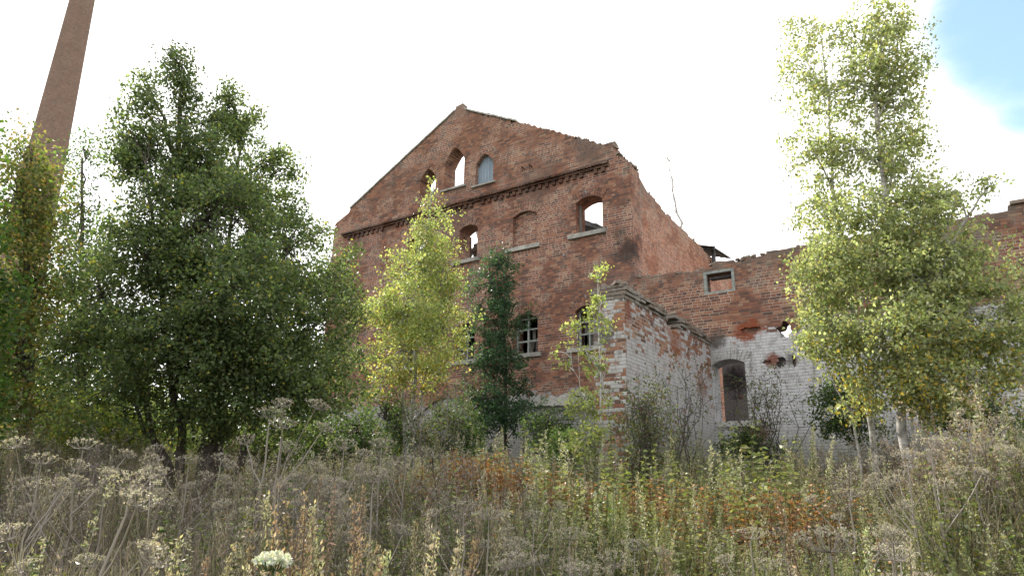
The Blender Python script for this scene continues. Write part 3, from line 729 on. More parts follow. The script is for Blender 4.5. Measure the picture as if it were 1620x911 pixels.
# mostly left of the frame, crown raised and widened to shade the foreground
simple_tree('leafy_tree', 'dark tree mostly out of view at left, enlarged to shade the foreground', -90, 12,
    [PX(-150, 200, 11.6, 100, 100), PX(-110, 330, 12, 90, 120), PX(-70, 480, 11.6, 80, 110), PX(-230, 420, 11, 120, 160), PX(-130, 620, 12, 110, 90)], 33, n_cl=1100, per=26, size=.09, cl_r=.4)
# understory, sunlit, seen below the big crown
for k, (x, y, d, rx, ry, lb) in enumerate([(130, 660, 17, 60, 55, 'sunlit yellow green bush below the sparse tree at the left'), (205, 700, 16.5, 50, 45, 'bright yellow green bush low beneath the left side of the dark tree'),
                                        (60, 690, 18, 55, 45, 'dull green bush at the foot of the chimney tree'), (400, 690, 15.5, 70, 45, 'dark green bush under the right side of the big tree'),
                                        (510, 690, 16.5, 60, 40, 'grey green bush between the big tree and the birch')]):
    simple_tree('bush', lb, x, d, [PX(x, y, d, rx, ry), PX(x+25, y+25, d, rx*.8, ry*.7), PX(x-30, y+20, d, rx*.7, ry*.7)], 40+k, n_cl=130, per=24, size=.08, cat='bush', ra=.04, r0=.05,
                cols=[(.09, .13, .03), (.15, .17, .035), (.22, .20, .04)] if k < 2 else [(.05, .08, .03), (.07, .10, .035), (.10, .11, .04)], wts=(3, 3, 1))

# pale birch in front of the facade
b1 = base_at(655, 16.6); t1 = at_d(682, 300, 16.6)
trk = [([b1, at_d(655, 600, 16.6), at_d(668, 450, 16.6), t1], .055), ([b1+[-.25, .1, 0], at_d(636, 600, 16.4), at_d(640, 470, 16.3)], .045), ([b1+[.3, -.1, 0], at_d(668, 620, 16.7), at_d(690, 500, 16.7)], .04)]
lob = [PX(684, 320, 16.6, 16, 40), PX(680, 370, 16.6, 34, 50), PX(660, 420, 16.5, 46, 50), PX(700, 440, 16.7, 36, 60), PX(650, 490, 16.3, 62, 55), PX(600, 485, 16.2, 42, 24, None, 1.), PX(575, 500, 16.1, 20, 14, None, 2.), PX(720, 460, 16.7, 18, 22, None, 1.), PX(700, 520, 16.6, 44, 60), PX(640, 560, 16.3, 60, 45), PX(690, 585, 16.6, 40, 30, None, .8), PX(600, 590, 16.3, 30, 40, None, .5)]
YG = [(.17, .21, .085), (.235, .27, .11), (.31, .33, .15), (.34, .28, .10)]
tree('birch_tree', 'slender yellow green birch with pale stems standing before the brick facade', 'tree', b1, trk, lob, 51, n_cl=620, per=30, size=.075, cl_r=.27, cols=YG, wts=(3, 4, 3, 1), bark=BIRCH, droop=.8, r0=.05, twig=.5,
     low_yellow=(5.4, (.26, .19, .035), .3))
# dark blue green tree against the wall
b2 = base_at(800, 19.6)
tree('goat_willow', 'narrow dark blue green sapling tree in shade against the red wall', 'tree', b2, [([b2, at_d(800, 550, 19.6), at_d(785, 400, 19.6)], .06)],
     [PX(788, 410, 19.6, 20, 30), PX(775, 450, 19.6, 36, 45), PX(800, 450, 19.6, 26, 40), PX(775, 520, 19.4, 42, 45), PX(800, 500, 19.4, 24, 36), PX(790, 590, 19.2, 50, 40), PX(840, 500, 19.5, 22, 20, None, .4), PX(780, 640, 19.0, 50, 40, None, .8), PX(760, 690, 18.6, 45, 35, None, .8), PX(826, 618, 19.3, 26, 22, None, .8), PX(740, 640, 18.8, 36, 40, None, .8), PX(822, 660, 18.8, 44, 36, None, .9), PX(790, 560, 19.3, 30, 40)], 52,
     n_cl=620, per=28, size=.075, cl_r=.24, cols=[(.03, .062, .038), (.042, .085, .048), (.06, .10, .05)], wts=(3, 4, 2), r0=.04)
# young aspen by the pier
b3 = base_at(948, 12.3)
tree('young_aspen', 'thin young aspen with large pale yellow leaves beside the limewashed wall end', 'tree', b3, [([b3, at_d(950, 600, 12.2), at_d(945, 430, 12.2)], .03), ([b3+[-.2, 0, 0], at_d(915, 560, 12.2)], .018)],
     [PX(948, 440, 12.2, 16, 22), PX(950, 500, 12.2, 22, 40), PX(915, 520, 12.2, 22, 30, None, .35), PX(895, 560, 12.2, 22, 30, None, .28), PX(930, 575, 12.2, 24, 30, None, .6), PX(925, 640, 12.2, 28, 40), PX(955, 610, 12.2, 14, 60, None, .6), PX(935, 700, 12., 40, 25)], 53,
     n_cl=170, per=13, size=.06, asp=.75, cl_r=.15, cols=[(.19, .23, .08), (.26, .29, .11), (.34, .35, .15)], wts=(3, 4, 2), r0=.02, twig=.8, bark=BIRCH)
# big birch at the right
b4 = base_at(1425, 12.6); D4 = 12.6
trk = [([b4, at_d(1420, 560, D4), at_d(1405, 350, D4), at_d(1388, 160, D4), at_d(1392, 15, D4)], .085), ([b4+[-.3, .1, 0], at_d(1360, 560, D4+.3), at_d(1320, 300, D4+.4), at_d(1300, 60, D4+.5)], .06),
       ([b4+[.3, .1, 0], at_d(1450, 520, D4-.2), at_d(1520, 360, D4-.3), at_d(1570, 290, D4-.3)], .05), ([b4+[-.5, 0, 0], at_d(1350, 660, D4+.1), at_d(1310, 590, D4)], .03), ([b4+[.15, -.1, 0], at_d(1440, 640, D4), at_d(1480, 560, D4)], .03)]
lob = [PX(1385, 38, D4, 50, 34, None, .8), PX(1440, 40, D4, 22, 26, None, .7), PX(1275, 50, D4+.4, 36, 34, None, .7), PX(1330, 70, D4+.2, 40, 40, None, .5), PX(1400, 95, D4-.2, 66, 50, None, .6), PX(1270, 130, D4+.4, 42, 60, None, .5), PX(1345, 150, D4+.2, 60, 70, None, .5), PX(1425, 160, D4, 46, 80, None, .75), PX(1280, 240, D4+.3, 44, 70, None, .5), PX(1360, 260, D4+.2, 60, 70, None, .55),
       PX(1435, 270, D4, 50, 70, None, .75), PX(1300, 340, D4+.3, 46, 60, None, .55), PX(1390, 360, D4, 80, 60, None, .8), PX(1500, 310, D4-.2, 50, 46, None, .8), PX(1565, 290, D4-.3, 26, 18, None, 1.), PX(1470, 370, D4-.3, 60, 50, None, .85), PX(1340, 430, D4, 84, 66, None, .8), PX(1450, 440, D4-.3, 90, 66, None, .8), PX(1535, 410, D4, 55, 56, None, .9),
       PX(1320, 520, D4-.2, 68, 60, None, .85), PX(1430, 530, D4-.5, 95, 70, None, .85), PX(1535, 510, D4-.3, 76, 66, None, 1.0), PX(1605, 540, D4, 50, 56, None, .9), PX(1475, 605, D4-.5, 80, 48, None, .9), PX(1390, 600, D4-.3, 56, 44, None, .8), PX(1560, 600, D4-.2, 60, 38, None, .8), PX(1300, 575, D4, 30, 34, None, .5), PX(1600, 470, D4-.1, 40, 50, None, .7), PX(1610, 610, D4-.1, 40, 36, None, .7), PX(1500, 640, D4-.6, 60, 30, None, .6), PX(1285, 480, D4, 30, 50, None, .6), PX(1360, 640, D4-.2, 40, 26, None, .5)]
tree('birch_tree', 'tall airy birch reaching the top of the picture in front of the low wing', 'tree', b4, trk, lob, 54, n_cl=3600, per=17, size=.062, asp=.7, cl_r=.19, clump=4.2,
     cols=[(.175, .20, .105), (.25, .275, .15), (.34, .36, .21), (.36, .30, .12)], wts=(4, 4, 3, .5), bark=BIRCH, droop=.9, r0=.05, twig=.3, twr=.007, low_yellow=(4.4, (.42, .31, .07), .22))
# dark shrub under it, twiggy shrubs by the wing, ivy on the pier
for k, (x, y, d, rx, ry, nn, lb) in enumerate([(1345, 640, 14.5, 50, 50, 230, 'dark green shrub growing under the tall birch'),
        (1545, 655, 14, 60, 30, 120, 'grey green shrub right of the birch foot'),
        (865, 680, 17, 46, 36, 190, 'grey leaved bush below the middle lower window'), (610, 660, 16.8, 45, 55, 170, 'ragged olive bush left of the birch stems'), (560, 690, 15.5, 50, 50, 200, 'dull green bush hiding the foot of the facade beside the big tree'), (900, 705, 14.5, 35, 25, 90, 'low weedy bush left of the aspen'), (1180, 700, 15, 40, 20, 80, 'low weedy bush below the opening in the white wall'), (715, 678, 17, 46, 44, 230, 'dark green bush beneath the birch and willow')]):
    simple_tree('bush', lb, x, d, [PX(x, y, d, rx, ry), PX(x+rx*.4, y+ry*.5, d, rx*.8, ry*.7), PX(x-rx*.5, y+ry*.5, d, rx*.7, ry*.7)], 60+k, n_cl=nn, per=20, size=.06, cat='bush', ra=.03, r0=.03, cl_r=.2,
                cols=[(.045, .075, .03), (.065, .10, .035), (.10, .12, .045)], wts=(4, 4, 1))
def twiggy(name, label, x, d, ytop, spread, n, seed, leaf=.15, bark=None, cat='bush', group=None):
    g = np.random.default_rng(seed); b = base_at(x, d); root = empty(name, tuple(b), label, cat, group); w = Veg(); f = Veg()
    for i in range(n):
        tp = at_d(x+g.uniform(-1, 1)*spread, ytop+g.uniform(0, 1)*spread*.8, d+g.uniform(-.4, .4)); c = curve(b+np.append(g.normal(size=2)*.12, 0), tp, .15, 7, g, .035)
        add_tube(w, c, np.linspace(.014, .004, 7), (.5, .5, .5), 4)
        for j in range(7):
            q = c[g.integers(2, 7)]; e = q+norm(g.normal(size=3)+[0, 0, .5])*g.uniform(.2, .55); add_tube(w, curve(q, e, .02, 4, g, .06), np.linspace(.006, .002, 4), (.5, .5, .5), 3)
            m = g.poisson(9*leaf*5); 
            if m: add_leaves(f, e+g.normal(size=(m, 3))*.09, .05*g.uniform(.7, 1.3, m), .6, tints(m, [(.06, .08, .04), (.12, .13, .05), (.10, .06, .04)], (3, 2, 1), g), g)
    w.obj('twigs', bark or BARK, root)
    if f.k: f.obj('leaves', LEAF, root)
    return root
twiggy('bare_shrub', 'dark twiggy half bare shrub in front of the white wing wall', 1225, 15., 600, 65, 22, 71, .22)
twiggy('bare_shrub', 'thin dark twigs climbing on the white projecting wall', 1075, 14.2, 600, 45, 14, 72, .12)
twiggy('bare_shrub', 'leafless grey brushwood below the tall birch', 1400, 13.4, 640, 60, 16, 73, .05, bark=plain('grey_twig', (.16, .14, .12), (.34, .31, .28)))
twiggy('bare_shrub', 'grey brushwood in front of the walled up arch left of the willow', 690, 16.5, 600, 60, 34, 74, .4, bark=plain('grey_twig', (.16, .14, .12), (.34, .31, .28)))
# little birch sapling rooted in the side wall
sp = np.array([XC-.3, 22.6, 10.65]); g = np.random.default_rng(81); root = empty('birch_sapling', tuple(sp), 'tiny bare birch sapling rooted on top of the ruined side wall', 'tree'); w = Veg(); f = Veg()
tp = sp+np.array([-.15, -.05, 2.9]); st = curve(sp, tp, 0, 8, g, .012); st[1] += [.18, 0, 0]; add_tube(w, st, np.linspace(.05, .008, 8), (.5, .5, .5), 5)
for j in range(34):
    q = st[g.integers(2, 8)]; e = q+np.array([g.uniform(-.6, .6), g.uniform(-.5, .5), g.uniform(.3, .9)]); add_tube(w, curve(q, e, .03, 5, g, .05), np.linspace(.010, .003, 5), (.5, .5, .5), 3)
    m = 7; add_leaves(f, e+g.normal(size=(m, 3))*.15, .045, .6, tints(m, YG, (3, 4, 3, 1), g), g)
w.obj('trunk', BIRCH, root); f.obj('crown', LEAF, root)
g = np.random.default_rng(82); sp = np.array([XC-.2, 23.9, 10.5]); root = empty('wall_weed', tuple(sp), 'tuft of weed on the low end of the ruined side wall', 'plant'); f = Veg(); add_leaves(f, sp+np.abs(g.normal(size=(60, 3)))*[.12, .12, .25], .08, .4, tints(60, GREEN, (4, 4, 3, 1), g), g, axis=np.array([0, 0, 1.])); f.obj('leaves', LEAF, root)
# distant trees closing the view at the left
for k, (x, d, h) in enumerate([(-40, 55, 9), (20, 62, 11), (75, 58, 9), (140, 60, 10), (200, 66, 11), (260, 58, 9), (330, 62, 10), (400, 70, 11), (460, 60, 9), (-110, 60, 10)]):
    b = at_d(x, 760, d); b[2] = 1.0; c = b+np.array([0, 0, h*.55])
    tree('leafy_tree', 'hazy far off green tree beyond the left hand trees', 'tree', b, [([b, c, b+[0, 0, h*.9]], .2)], [(c, (3.2, 3.2, h*.38), 1), (c+[2, 0, -1.5], (2.6, 2.6, h*.28), 1), (c+[-2.2, .5, -1.8], (2.6, 2.6, h*.28), 1), (b+[.5, 0, 1.2], (4.2, 3, 1.9), 1)], 90+k,
         n_cl=210, per=26, size=.34, cl_r=.9, cols=[(.08, .12, .04), (.12, .15, .045), (.20, .19, .05)], wts=(3, 3, 1), group='distant trees beyond the meadow', twig=.1)

# ------------------------------------------------------------------ meadow plants
DRY = [(.26, .215, .17), (.34, .29, .23), (.20, .165, .135), (.42, .37, .29)]
MAUVE = [(.24, .20, .185), (.32, .275, .25), (.18, .15, .14), (.40, .36, .33)]
RUST = [(.36, .16, .06), (.44, .22, .08), (.28, .12, .06), (.40, .30, .12)]
PALE = [(.20, .24, .10), (.28, .31, .13), (.36, .37, .18), (.24, .26, .15)]
FRESH = [(.06, .10, .03), (.09, .14, .035), (.14, .18, .045), (.22, .22, .05)]
TEAL = [(.07, .12, .07), (.10, .16, .09), (.13, .17, .10)]
def t_grass(g, cols, n=26, h=.8, w=.006, r=.12, lean=.3):
    vg = Veg(); S = 4
    az = g.uniform(0, 6.28, n); b = np.stack([np.cos(az), np.sin(az), np.zeros(n)], 1)*g.uniform(0, r, n)[:, None]
    L = h*g.uniform(.55, 1.15, n); ln = np.abs(g.normal(size=n))*lean+.06; d = np.stack([np.cos(az), np.sin(az), np.zeros(n)], 1)
    side = np.stack([-np.sin(az), np.cos(az), np.zeros(n)], 1)
    Tn = tints(n, cols, [1]*len(cols), g); V = []; 
    for k in range(S+1):
        t = k/S; c = b+d*(L*ln*t*t*1.3)[:, None]+np.array([0, 0, 1])*(L*(t-.25*ln*t*t))[:, None]; ww = w*(1-.8*t)*(1+.0*t)
        V += [c-side*ww, c+side*ww]
    V = np.stack(V, 1); F = np.concatenate([np.stack([np.arange(n)*(2*S+2)+2*k, np.arange(n)*(2*S+2)+2*k+1, np.arange(n)*(2*S+2)+2*k+3, np.arange(n)*(2*S+2)+2*k+2], 1) for k in range(S)])
    vg.add(V.reshape(-1, 3), F, np.repeat(Tn, 2*S+2, 0)); return vg.arr()
def t_plume(g, cols, h=1.2, n=5):
    """grass tuft with seed plumes"""
    vg = Veg(); a = t_grass(g, cols, 18, h*.7); vg.add(*a)
    for i in range(n):
        tp = np.array([g.normal()*.18, g.normal()*.18, h*g.uniform(.8, 1.1)]); c = curve((g.normal()*.05, g.normal()*.05, 0), tp, .0, 6, g, .01)
        col = tints(1, cols, [1]*len(cols), g)[0]; add_tube(vg, c, .0028, col, 3)
        m = 36; s_ = g.uniform(.74, 1, m); P = c[0]+(tp-c[0])*s_[:, None]+g.normal(size=(m, 3))*.012
        add_leaves(vg, P, .035, .22, tints(m, [col*1.15], [1], g), g, axis=np.array([0, 0, 1.]), spread=.45)
    return vg.arr()
def t_herb(g, cols, stemc, h=1.1, pairs=13, ls=.085, asp=.36, n=3, droop=.25, flower=None):
    vg = Veg()
    for i in range(n):
        hh = h*g.uniform(.7, 1.1); b = np.array([g.normal()*.08, g.normal()*.08, 0]); tp = b+np.array([g.normal()*.16, g.normal()*.16, hh]); c = curve(b, tp, 0, 7, g, .012)
        add_tube(vg, c, np.linspace(.005, .002, 7), stemc, 3)
        t = np.linspace(.12, 1, pairs); k = 3; tt = np.repeat(t, k); az = g.uniform(0, 6.28, len(tt))
        P = np.stack([np.interp(tt, np.linspace(0, 1, 7), c[:, q]) for q in range(3)], 1)
        ax = np.stack([np.cos(az), np.sin(az), np.full(len(tt), .35-droop)], 1); sz = ls*g.uniform(.6, 1.2, len(tt))*(1.1-.55*tt)
        add_leaves(vg, P, sz, asp, tints(len(tt), cols, [1]*len(cols), g), g, axis=ax, spread=.25)
        if flower is not None:
            m = 60; s_ = g.uniform(.72, 1.05, m); P = c[0]+(tp-c[0])*s_[:, None]+g.normal(size=(m, 3))*.03*(1.3-s_)[:, None]
            add_leaves(vg, P, .028, .45, tints(m, flower, [1]*len(flower), g), g, axis=np.array([0, 0, .6]), spread=.7)
    return vg.arr()
def t_goldenrod(g, cols, h=1.35):
    """dead branching head of fine seed sprays"""
    vg = Veg(); 
    for i in range(3):
        b = np.array([g.normal()*.08, g.normal()*.08, 0]); tp = b+np.array([g.normal()*.15, g.normal()*.15, h*g.uniform(.8, 1.1)]); c = curve(b, tp, 0, 7, g, .012); sc = tints(1, cols, [1]*len(cols), g)[0]*.7
        add_tube(vg, c, np.linspace(.005, .002, 7), sc, 3)
        for j in range(9):
            t = g.uniform(.55, 1.); q = c[0]+(c[-1]-c[0])*t; az = g.uniform(0, 6.28); e = q+np.array([math.cos(az), math.sin(az), .9])*g.uniform(.08, .22)
            add_tube(vg, np.array([q, (q+e)/2+[0, 0, .01], e]), .0018, sc, 3)
            m = 18; P = q+(e-q)*g.uniform(.3, 1.1, m)[:, None]+g.normal(size=(m, 3))*.014; add_leaves(vg, P, .022, .6, tints(m, cols, [1]*len(cols), g), g)
        m = 16; tt = g.uniform(.1, .75, m); add_leaves(vg, c[0]+(c[-1]-c[0])*tt[:, None], .075, .2, tints(m, cols, [1]*len(cols), g)*.8, g, droop=1.)
    return vg.arr()
def t_umbel(g, cols, h=1.5, n_um=6, R=.13, lean=.0, fresh=None):
    """hogweed: ribbed stem, branches, flat umbels of rays"""
    vg = Veg(); sc = np.array(cols[0])*.85; tp = np.array([lean, lean*.4, h]); c = curve((0, 0, 0), tp*.97, 0, 8, g, .008); add_tube(vg, c, np.linspace(.012, .006, 8), sc, 6)
    heads = [(c[-1], tp+[0, 0, .08], R*1.25)]
    for i in range(n_um-1):
        t = g.uniform(.38, .9); q = c[0]+(c[-1]-c[0])*t; az = g.uniform(0, 6.28); L = g.uniform(.35, .62)*(h/1.5); heads.append((q, q+np.array([math.cos(az)*.62, math.sin(az)*.62, .85])*L, R*g.uniform(.65, 1.1)))
    for (q, e, r) in heads:
        cc = curve(q, e, -.03, 5, g, .012); add_tube(vg, cc, np.linspace(.006, .0035, 5), sc, 4)
        up = norm(e-q+np.array([0, 0, .3])); a = norm(np.cross(up, g.normal(size=3))); b = np.cross(up, a); nr = 17
        for k in range(nr):
            th = 2.4*k; rr = r*math.sqrt((k+.5)/nr); o = e+up*(r*.62*(1-.55*(rr/r)**2)*g.uniform(.92, 1.06))+(a*math.cos(th)+b*math.sin(th))*rr
            add_tube(vg, np.array([e, (e+o)/2+up*(-.012)+(o-e-up*((o-e)@up))*.08, o]), .0016, sc, 3)
            m = 12 if fresh is None else 26; P = o+(a*g.normal(size=(m, 1))+b*g.normal(size=(m, 1)))*r*.075+up*g.uniform(-.005, .012, (m, 1)); add_leaves(vg, P, .0095 if fresh is None else .011, .7, tints(m, fresh or cols, [1]*len(fresh or cols), g), g, axis=up, spread=.9)
            if k % 3 == 0 and fresh is None: pass
    return vg.arr()
def t_wormwood(g, cols, h=1.2, n=4):
    """upright dense seed spikes (wormwood, dock, willowherb)"""
    vg = Veg()
    for i in range(n):
        hh = h*g.uniform(.7, 1.08); b = np.array([g.normal()*.07, g.normal()*.07, 0]); tp = b+np.array([g.normal()*.14, g.normal()*.14, hh]); c = curve(b, tp, 0, 7, g, .01); col = tints(1, cols, [1]*len(cols), g)[0]
        add_tube(vg, c, np.linspace(.006, .002, 7), col*.6, 4)
        m = 420; s_ = g.uniform(.5, 1.03, m); P = c[0]+(tp-c[0])*s_[:, None]+g.normal(size=(m, 3))*(.034*(1.12-s_)+.003)[:, None]
        add_leaves(vg, P, .0135*g.uniform(.6, 1.4, m), .4, tints(m, [col, col*1.25, col*.8], [1, 1, 1], g), g, axis=np.array([0, 0, 1.]), spread=.6)
        m = 14; tt = g.uniform(.1, .8, m); az = g.uniform(0, 6.28, m); add_leaves(vg, c[0]+(c[-1]-c[0])*tt[:, None], .065, .22, tints(m, [col, (.16, .2, .06)], [1, 1], g), g, axis=np.stack([np.cos(az), np.sin(az), np.full(m, -.1)], 1), spread=.3)
    return vg.arr()

def scatter(name, templates, XY, scale, mat, g, label_kind='stuff'):
    vg = Veg(); z = ground_z(XY[:, 0], XY[:, 1]); k = g.integers(0, len(templates), len(XY)); ang = g.uniform(0, 6.28, len(XY)); tv = 1+g.normal(size=len(XY))*.12
    for ti, (V, F, T) in enumerate(templates):
        s_ = np.where(k == ti)[0]
        if not len(s_): continue
        c, sn, sc = np.cos(ang[s_]), np.sin(ang[s_]), scale[s_]
        x = (V[None, :, 0]*c[:, None]-V[None, :, 1]*sn[:, None])*sc[:, None]+XY[s_, 0][:, None]; y = (V[None, :, 0]*sn[:, None]+V[None, :, 1]*c[:, None])*sc[:, None]+XY[s_, 1][:, None]; zz = V[None, :, 2]*sc[:, None]+z[s_][:, None]-.02
        P = np.stack([x, y, zz], -1).reshape(-1, 3); FF = (F[None]+(np.arange(len(s_))*len(V))[:, None, None]).reshape(-1, 4)
        TT = (T[None]*tv[s_][:, None, None]).reshape(-1, 3); vg.add(P, FF, TT)
    return vg.obj(name, mat)
def polar(g, n, a0, a1, r0, r1, bias=1.4):
    az = np.radians(g.uniform(a0, a1, n)); u = g.random(n)
    r = r0+(r1-r0)*u**(1/bias); return np.stack([np.sin(az)*r, np.cos(az)*r], 1)
def keep(XY):
    x, y = XY[:, 0], XY[:, 1]; ok = ~((y > 17.75) & (x > XL-.3))&~((x > XP-.8) & (x < XP+.08) & (y > 12.55)); return XY[ok]
gm = np.random.default_rng(5)
def zone(XY): return np.degrees(np.arctan2(XY[:, 0], XY[:, 1])), np.hypot(XY[:, 0], XY[:, 1])
def field(name, templ, n, r0, r1, wfun, mat=HERB, smin=.8, smax=1.15, bias=1.35, a0=-84, a1=14):
    XY = keep(polar(gm, n, a0, a1, r0, r1, bias)); az, r = zone(XY)
    pn = .5+.5*np.sin(XY[:, 0]*1.1+XY[:, 1]*.7+len(name))*np.cos(XY[:, 1]*1.3-XY[:, 0]*.4+n)
    XY = XY[gm.random(len(XY)) < np.clip(wfun(az, r)*(.45+.9*pn), 0, 1)]
    r = np.hypot(XY[:, 0], XY[:, 1]); sc = gm.uniform(smin, smax, len(XY))*np.clip(.28+.095*r, .45, 1)*(1+.27*np.sin(XY[:, 0]*1.9+XY[:, 1]*1.1)*np.cos(XY[:, 1]*1.7)-.10*np.cos(XY[:, 0]*.8+1.)+.14*np.sin(XY[:, 0]*4.3-XY[:, 1]*2.9))
    o = scatter(name, templ, XY, sc, mat, gm); tag(o, kind='stuff'); return o
S_ = lambda x, a, b: np.clip((x-a)/(b-a), 0, 1)
left = lambda az: 1-S_(az, -48, -34)
right = lambda az: S_(az, -38, -22)
mid = lambda az: np.exp(-((az+38)/13)**2)
G8 = lambda f, n=6: [f(gm) for _ in range(n)]
lbl = lambda o, l: tag(o, l)
lbl(field('dry_grass', G8(lambda g: t_grass(g, DRY+MAUVE, 34, .95, .0042, .15, .30)), 12500, 2.0, 22, lambda a, r: .35+.5*left(a)), 'dead straw and grey coloured grass covering the meadow')
lbl(field('green_grass', G8(lambda g: t_grass(g, FRESH+PALE, 28, .72, .0055, .13, .45)), 7500, 2.0, 22, lambda a, r: .32+.6*right(a)+.35*mid(a)), 'green meadow grass growing between the dead stems')
lbl(field('plume_grass', G8(lambda g: t_plume(g, DRY, 1.15)), 900, 3.2, 16, lambda a, r: .35+.3*left(a)), 'tall grass with pale seed plumes scattered in the meadow')
lbl(field('leafy_weeds', G8(lambda g: t_herb(g, FRESH+PALE, (.12, .12, .06), 1.05, 20, .075, .42, 3)), 6400, 2.6, 20, lambda a, r: .22+.6*right(a)+.4*mid(a)), 'leafy green weeds thick on the right half of the meadow')
lbl(field('pale_weeds', G8(lambda g: t_herb(g, PALE, (.3, .3, .2), 1.25, 15, .075, .3, 3, .1, flower=[(.42, .40, .28), (.50, .47, .36)])), 2200, 5, 19, lambda a, r: .05+.55*right(a)*(r > 6)+.5*mid(a)*(r > 9)), 'pale grey green seeding weeds in front of the ruin')
lbl(field('rust_weeds', G8(lambda g: t_herb(g, RUST, (.22, .10, .06), .85, 14, .07, .4, 4)), 2000, 5, 18, lambda a, r: .05+.5*np.exp(-((a+30)/16)**2)*np.exp(-((r-9.5)/3.4)**2)+.1*right(a)), 'rust red withered weeds in the middle of the meadow')
lbl(field('grey_weeds', G8(lambda g: t_goldenrod(g, MAUVE, 1.2)), 800, 3.0, 17, lambda a, r: .12+.5*left(a)+.2*right(a)*(a > -14)), 'dead grey brown weed heads standing in the meadow')
lbl(field('feathery_herbs', G8(lambda g: t_wormwood(g, [(.20, .24, .10), (.26, .30, .13), (.32, .33, .17)], 1.1, 5), 5), 1100, 3.2, 12, lambda a, r: .75*right(a)+.15*mid(a)), 'feathery yellow green herbs on the right side of the meadow')
lbl(field('teal_weeds', G8(lambda g: t_herb(g, TEAL, (.1, .14, .08), .6, 10, .14, .55, 3)), 700, 2.6, 9, lambda a, r: .25), 'low broad leaved blue green weeds')
XYr = np.concatenate([np.array([at_d(x, 760, d)[:2]])+gm.normal(size=(n, 2))*[s_*1., s_*.6] for x, d, s_, n in ((775, 10.4, .55, 70), (740, 9.8, .4, 34), (830, 10.2, .5, 20), (970, 9.4, .5, 26), (1090, 9.2, .5, 18), (1215, 8.6, .45, 26))])
o = scatter('rust_patches', G8(lambda g: t_herb(g, RUST, (.22, .10, .06), 1.02, 18, .075, .4, 4)), XYr, gm.uniform(1.12, 1.36, len(XYr)), HERB, gm); tag(o, 'patches of withered rust orange weeds across the middle of the meadow', kind='stuff')
# tall brown goldenrod bank at the right
lbl(field('brown_goldenrod', G8(lambda g: t_goldenrod(g, [(.30, .22, .17), (.38, .29, .23), (.24, .17, .13), (.42, .36, .29)], 1.45)), 560, 7.5, 13.5, lambda a, r: 1.*S_(a, -14, -5)), 'dense bank of dead brown goldenrod at the right edge')

# individual plants
def plant(name, label, cat, arr, x, d, sc=1., group=None, rot=None, dz=0.):
    V, F, T = arr; p = base_at(x, d); p[2] += dz
    me = np_mesh(name, V, F, T); o = link_mesh(name, me, HERB); o.location = p; o.scale = (sc,)*3; o.rotation_euler = (0, 0, rot if rot is not None else gm.uniform(0, 6.28)); return tag(o, label, cat, group)
def fit(o, x, y, d):
    """scale a plant so that its top reaches the sight line through (x, y)"""
    if 'hh' not in o.data: o.data['hh'] = max(v.co.z for v in o.data.vertices)
    p = base_at(x, d); k = max(.3, (at_d(x, y, d)[2]-p[2])/o.data['hh']); o.location = p; o.scale = (k,)*3; return o
def copy_plant(src, x, d, y, label=None):
    c = src.copy(); COL.objects.link(c); fit(c, x, y, d); c.rotation_euler = (0, 0, gm.uniform(0, 6.28))
    if label: c['label'] = label
    return c
HG = 'dried hogweeds standing in the meadow'
DUSTY = [(.46, .41, .37), (.54, .48, .43), (.38, .33, .30)]
ghw = 'dead grey hogweed with dry flat umbels among the dry grass'
protos = [fit(plant('hogweed', ghw, 'plant', t_umbel(np.random.default_rng(200+k), DUSTY, 1.45, 6, .095), x, d, 1, HG), x, y, d) for k, (x, d, y) in enumerate([(245, 6.2, 712), (540, 7.2, 692), (600, 7.6, 690)])]
for k, (x, d, y) in enumerate([(60, 6.8, 692), (122, 7.2, 690), (170, 7.6, 735), (295, 7.8, 700), (505, 6.4, 748), (590, 5.6, 742), (640, 9, 705), (345, 8.8, 715), (775, 4.6, 800), (845, 6, 790), (735, 5.2, 790), (900, 4.3, 830), (930, 3.3, 858), (1000, 4.4, 850), (415, 7.5, 640),
        (1395, 4.0, 825), (1480, 7, 690), (1545, 7.4, 660), (1600, 8, 640), (1340, 6.6, 770), (700, 10, 715), (1440, 7, 690), (820, 3.4, 870), (1180, 5, 830), (165, 4.4, 850)]):
    copy_plant(protos[k % 3], x, d, y)
def single(name, label, arr, x, y, d, grp, rot=None): return fit(plant(name, label, 'plant', arr, x, d, 1, grp, rot), x, y, d)
single('hogweed', 'tallest dead hogweed with clustered umbels left of the birch', t_umbel(np.random.default_rng(230), DUSTY, 1.75, 13, .095, lean=-.12), 462, 632, 6.0, HG, 0)
single('hogweed', 'leaning bare grey hogweed stalk crossing the lower left corner', t_umbel(np.random.default_rng(231), DUSTY, 1.45, 6, .1, lean=.35), 40, 735, 3.6, HG, .9)
single('hogweed', 'large beige flat seed umbel near the lower right', t_umbel(np.random.default_rng(232), [(.42, .37, .32), (.50, .45, .40)], 1.2, 1, .085, lean=.05), 1275, 826, 2.9, HG)
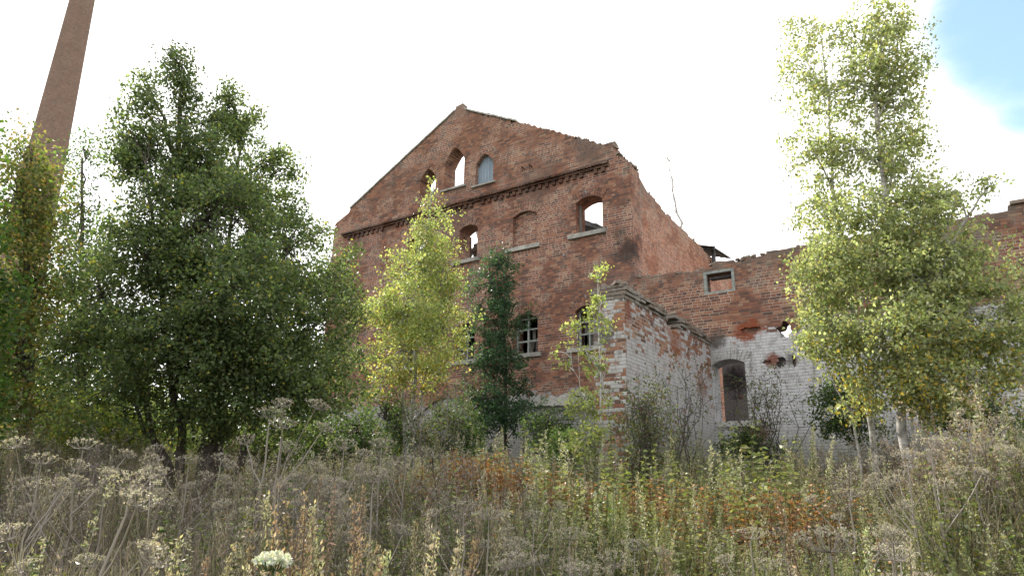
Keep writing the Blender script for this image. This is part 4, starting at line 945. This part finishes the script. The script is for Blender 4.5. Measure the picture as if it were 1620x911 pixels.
single('hogweed', 'hogweed with one fresh white flower umbel at the bottom edge', t_umbel(np.random.default_rng(233), [(.13, .2, .07), (.16, .22, .08)], 1.0, 1, .032, fresh=[(.8, .8, .76), (.72, .74, .68)]), 447, 868, 2.5, HG, 0)
WG_ = 'upright wormwood spikes in the foreground'
CREAM = [(.52, .47, .34), (.56, .47, .36), (.42, .29, .20), (.42, .43, .24)]
lw = 'straw coloured wormwood with upright seed spikes in the centre foreground'
pw = [fit(plant('wormwood', lw, 'plant', t_wormwood(np.random.default_rng(250+k), CREAM, 1.3, 4), x, d, 1, WG_), x, y, d) for k, (x, d, y) in enumerate([(530, 3.1, 775), (615, 3.0, 778), (575, 2.8, 790)])]
for k, (x, d, y) in enumerate([(562, 3.6, 765), (655, 3.1, 790), (650, 2.7, 840), (433, 3.8, 798), (375, 3.4, 836), (480, 3.2, 840), (466, 5.2, 748), (700, 4.4, 770), (590, 2.5, 835), (545, 2.6, 850), (320, 4.2, 800), (1350, 4.2, 770), (1060, 3.6, 860)]): copy_plant(pw[k % 3], x, d, y)
twiggy('bare_shrub', 'dusty green half bare shrub at the foot of the projecting wall', 1025, 11.9, 628, 26, 22, 75, .5)
NG = 'tall nettles before the projecting wall'; ln = 'upright yellow green nettle standing in front of the ruin'
pn_ = [fit(plant('nettle', ln, 'plant', t_herb(np.random.default_rng(270+k), [(.20, .25, .08), (.27, .30, .10), (.32, .32, .12)], (.2, .24, .1), 1.5, 22, .11, .42, 4, .45), x, d, 1., NG), x, y, d) for k, (x, d, y) in enumerate([(1152, 10.5, 668), (1180, 10.6, 690)])]
for k, (x, d, y) in enumerate([(1210, 10., 700), (1090, 10.2, 700), (1040, 10, 705), (1000, 10.6, 712), (960, 10.3, 706), (900, 11., 690), (868, 11.5, 676), (835, 12, 690), (1260, 9.6, 715), (1130, 9, 725), (940, 9.2, 730), (805, 10.4, 705), (765, 11, 715), (1300, 9.6, 720), (880, 9.5, 715), (1065, 8.8, 730), (1195, 8.6, 735)]): copy_plant(pn_[k % 2], x, d, y)
print('objects', len(bpy.data.objects), 'faces', sum(len(m.polygons) for m in bpy.data.meshes))
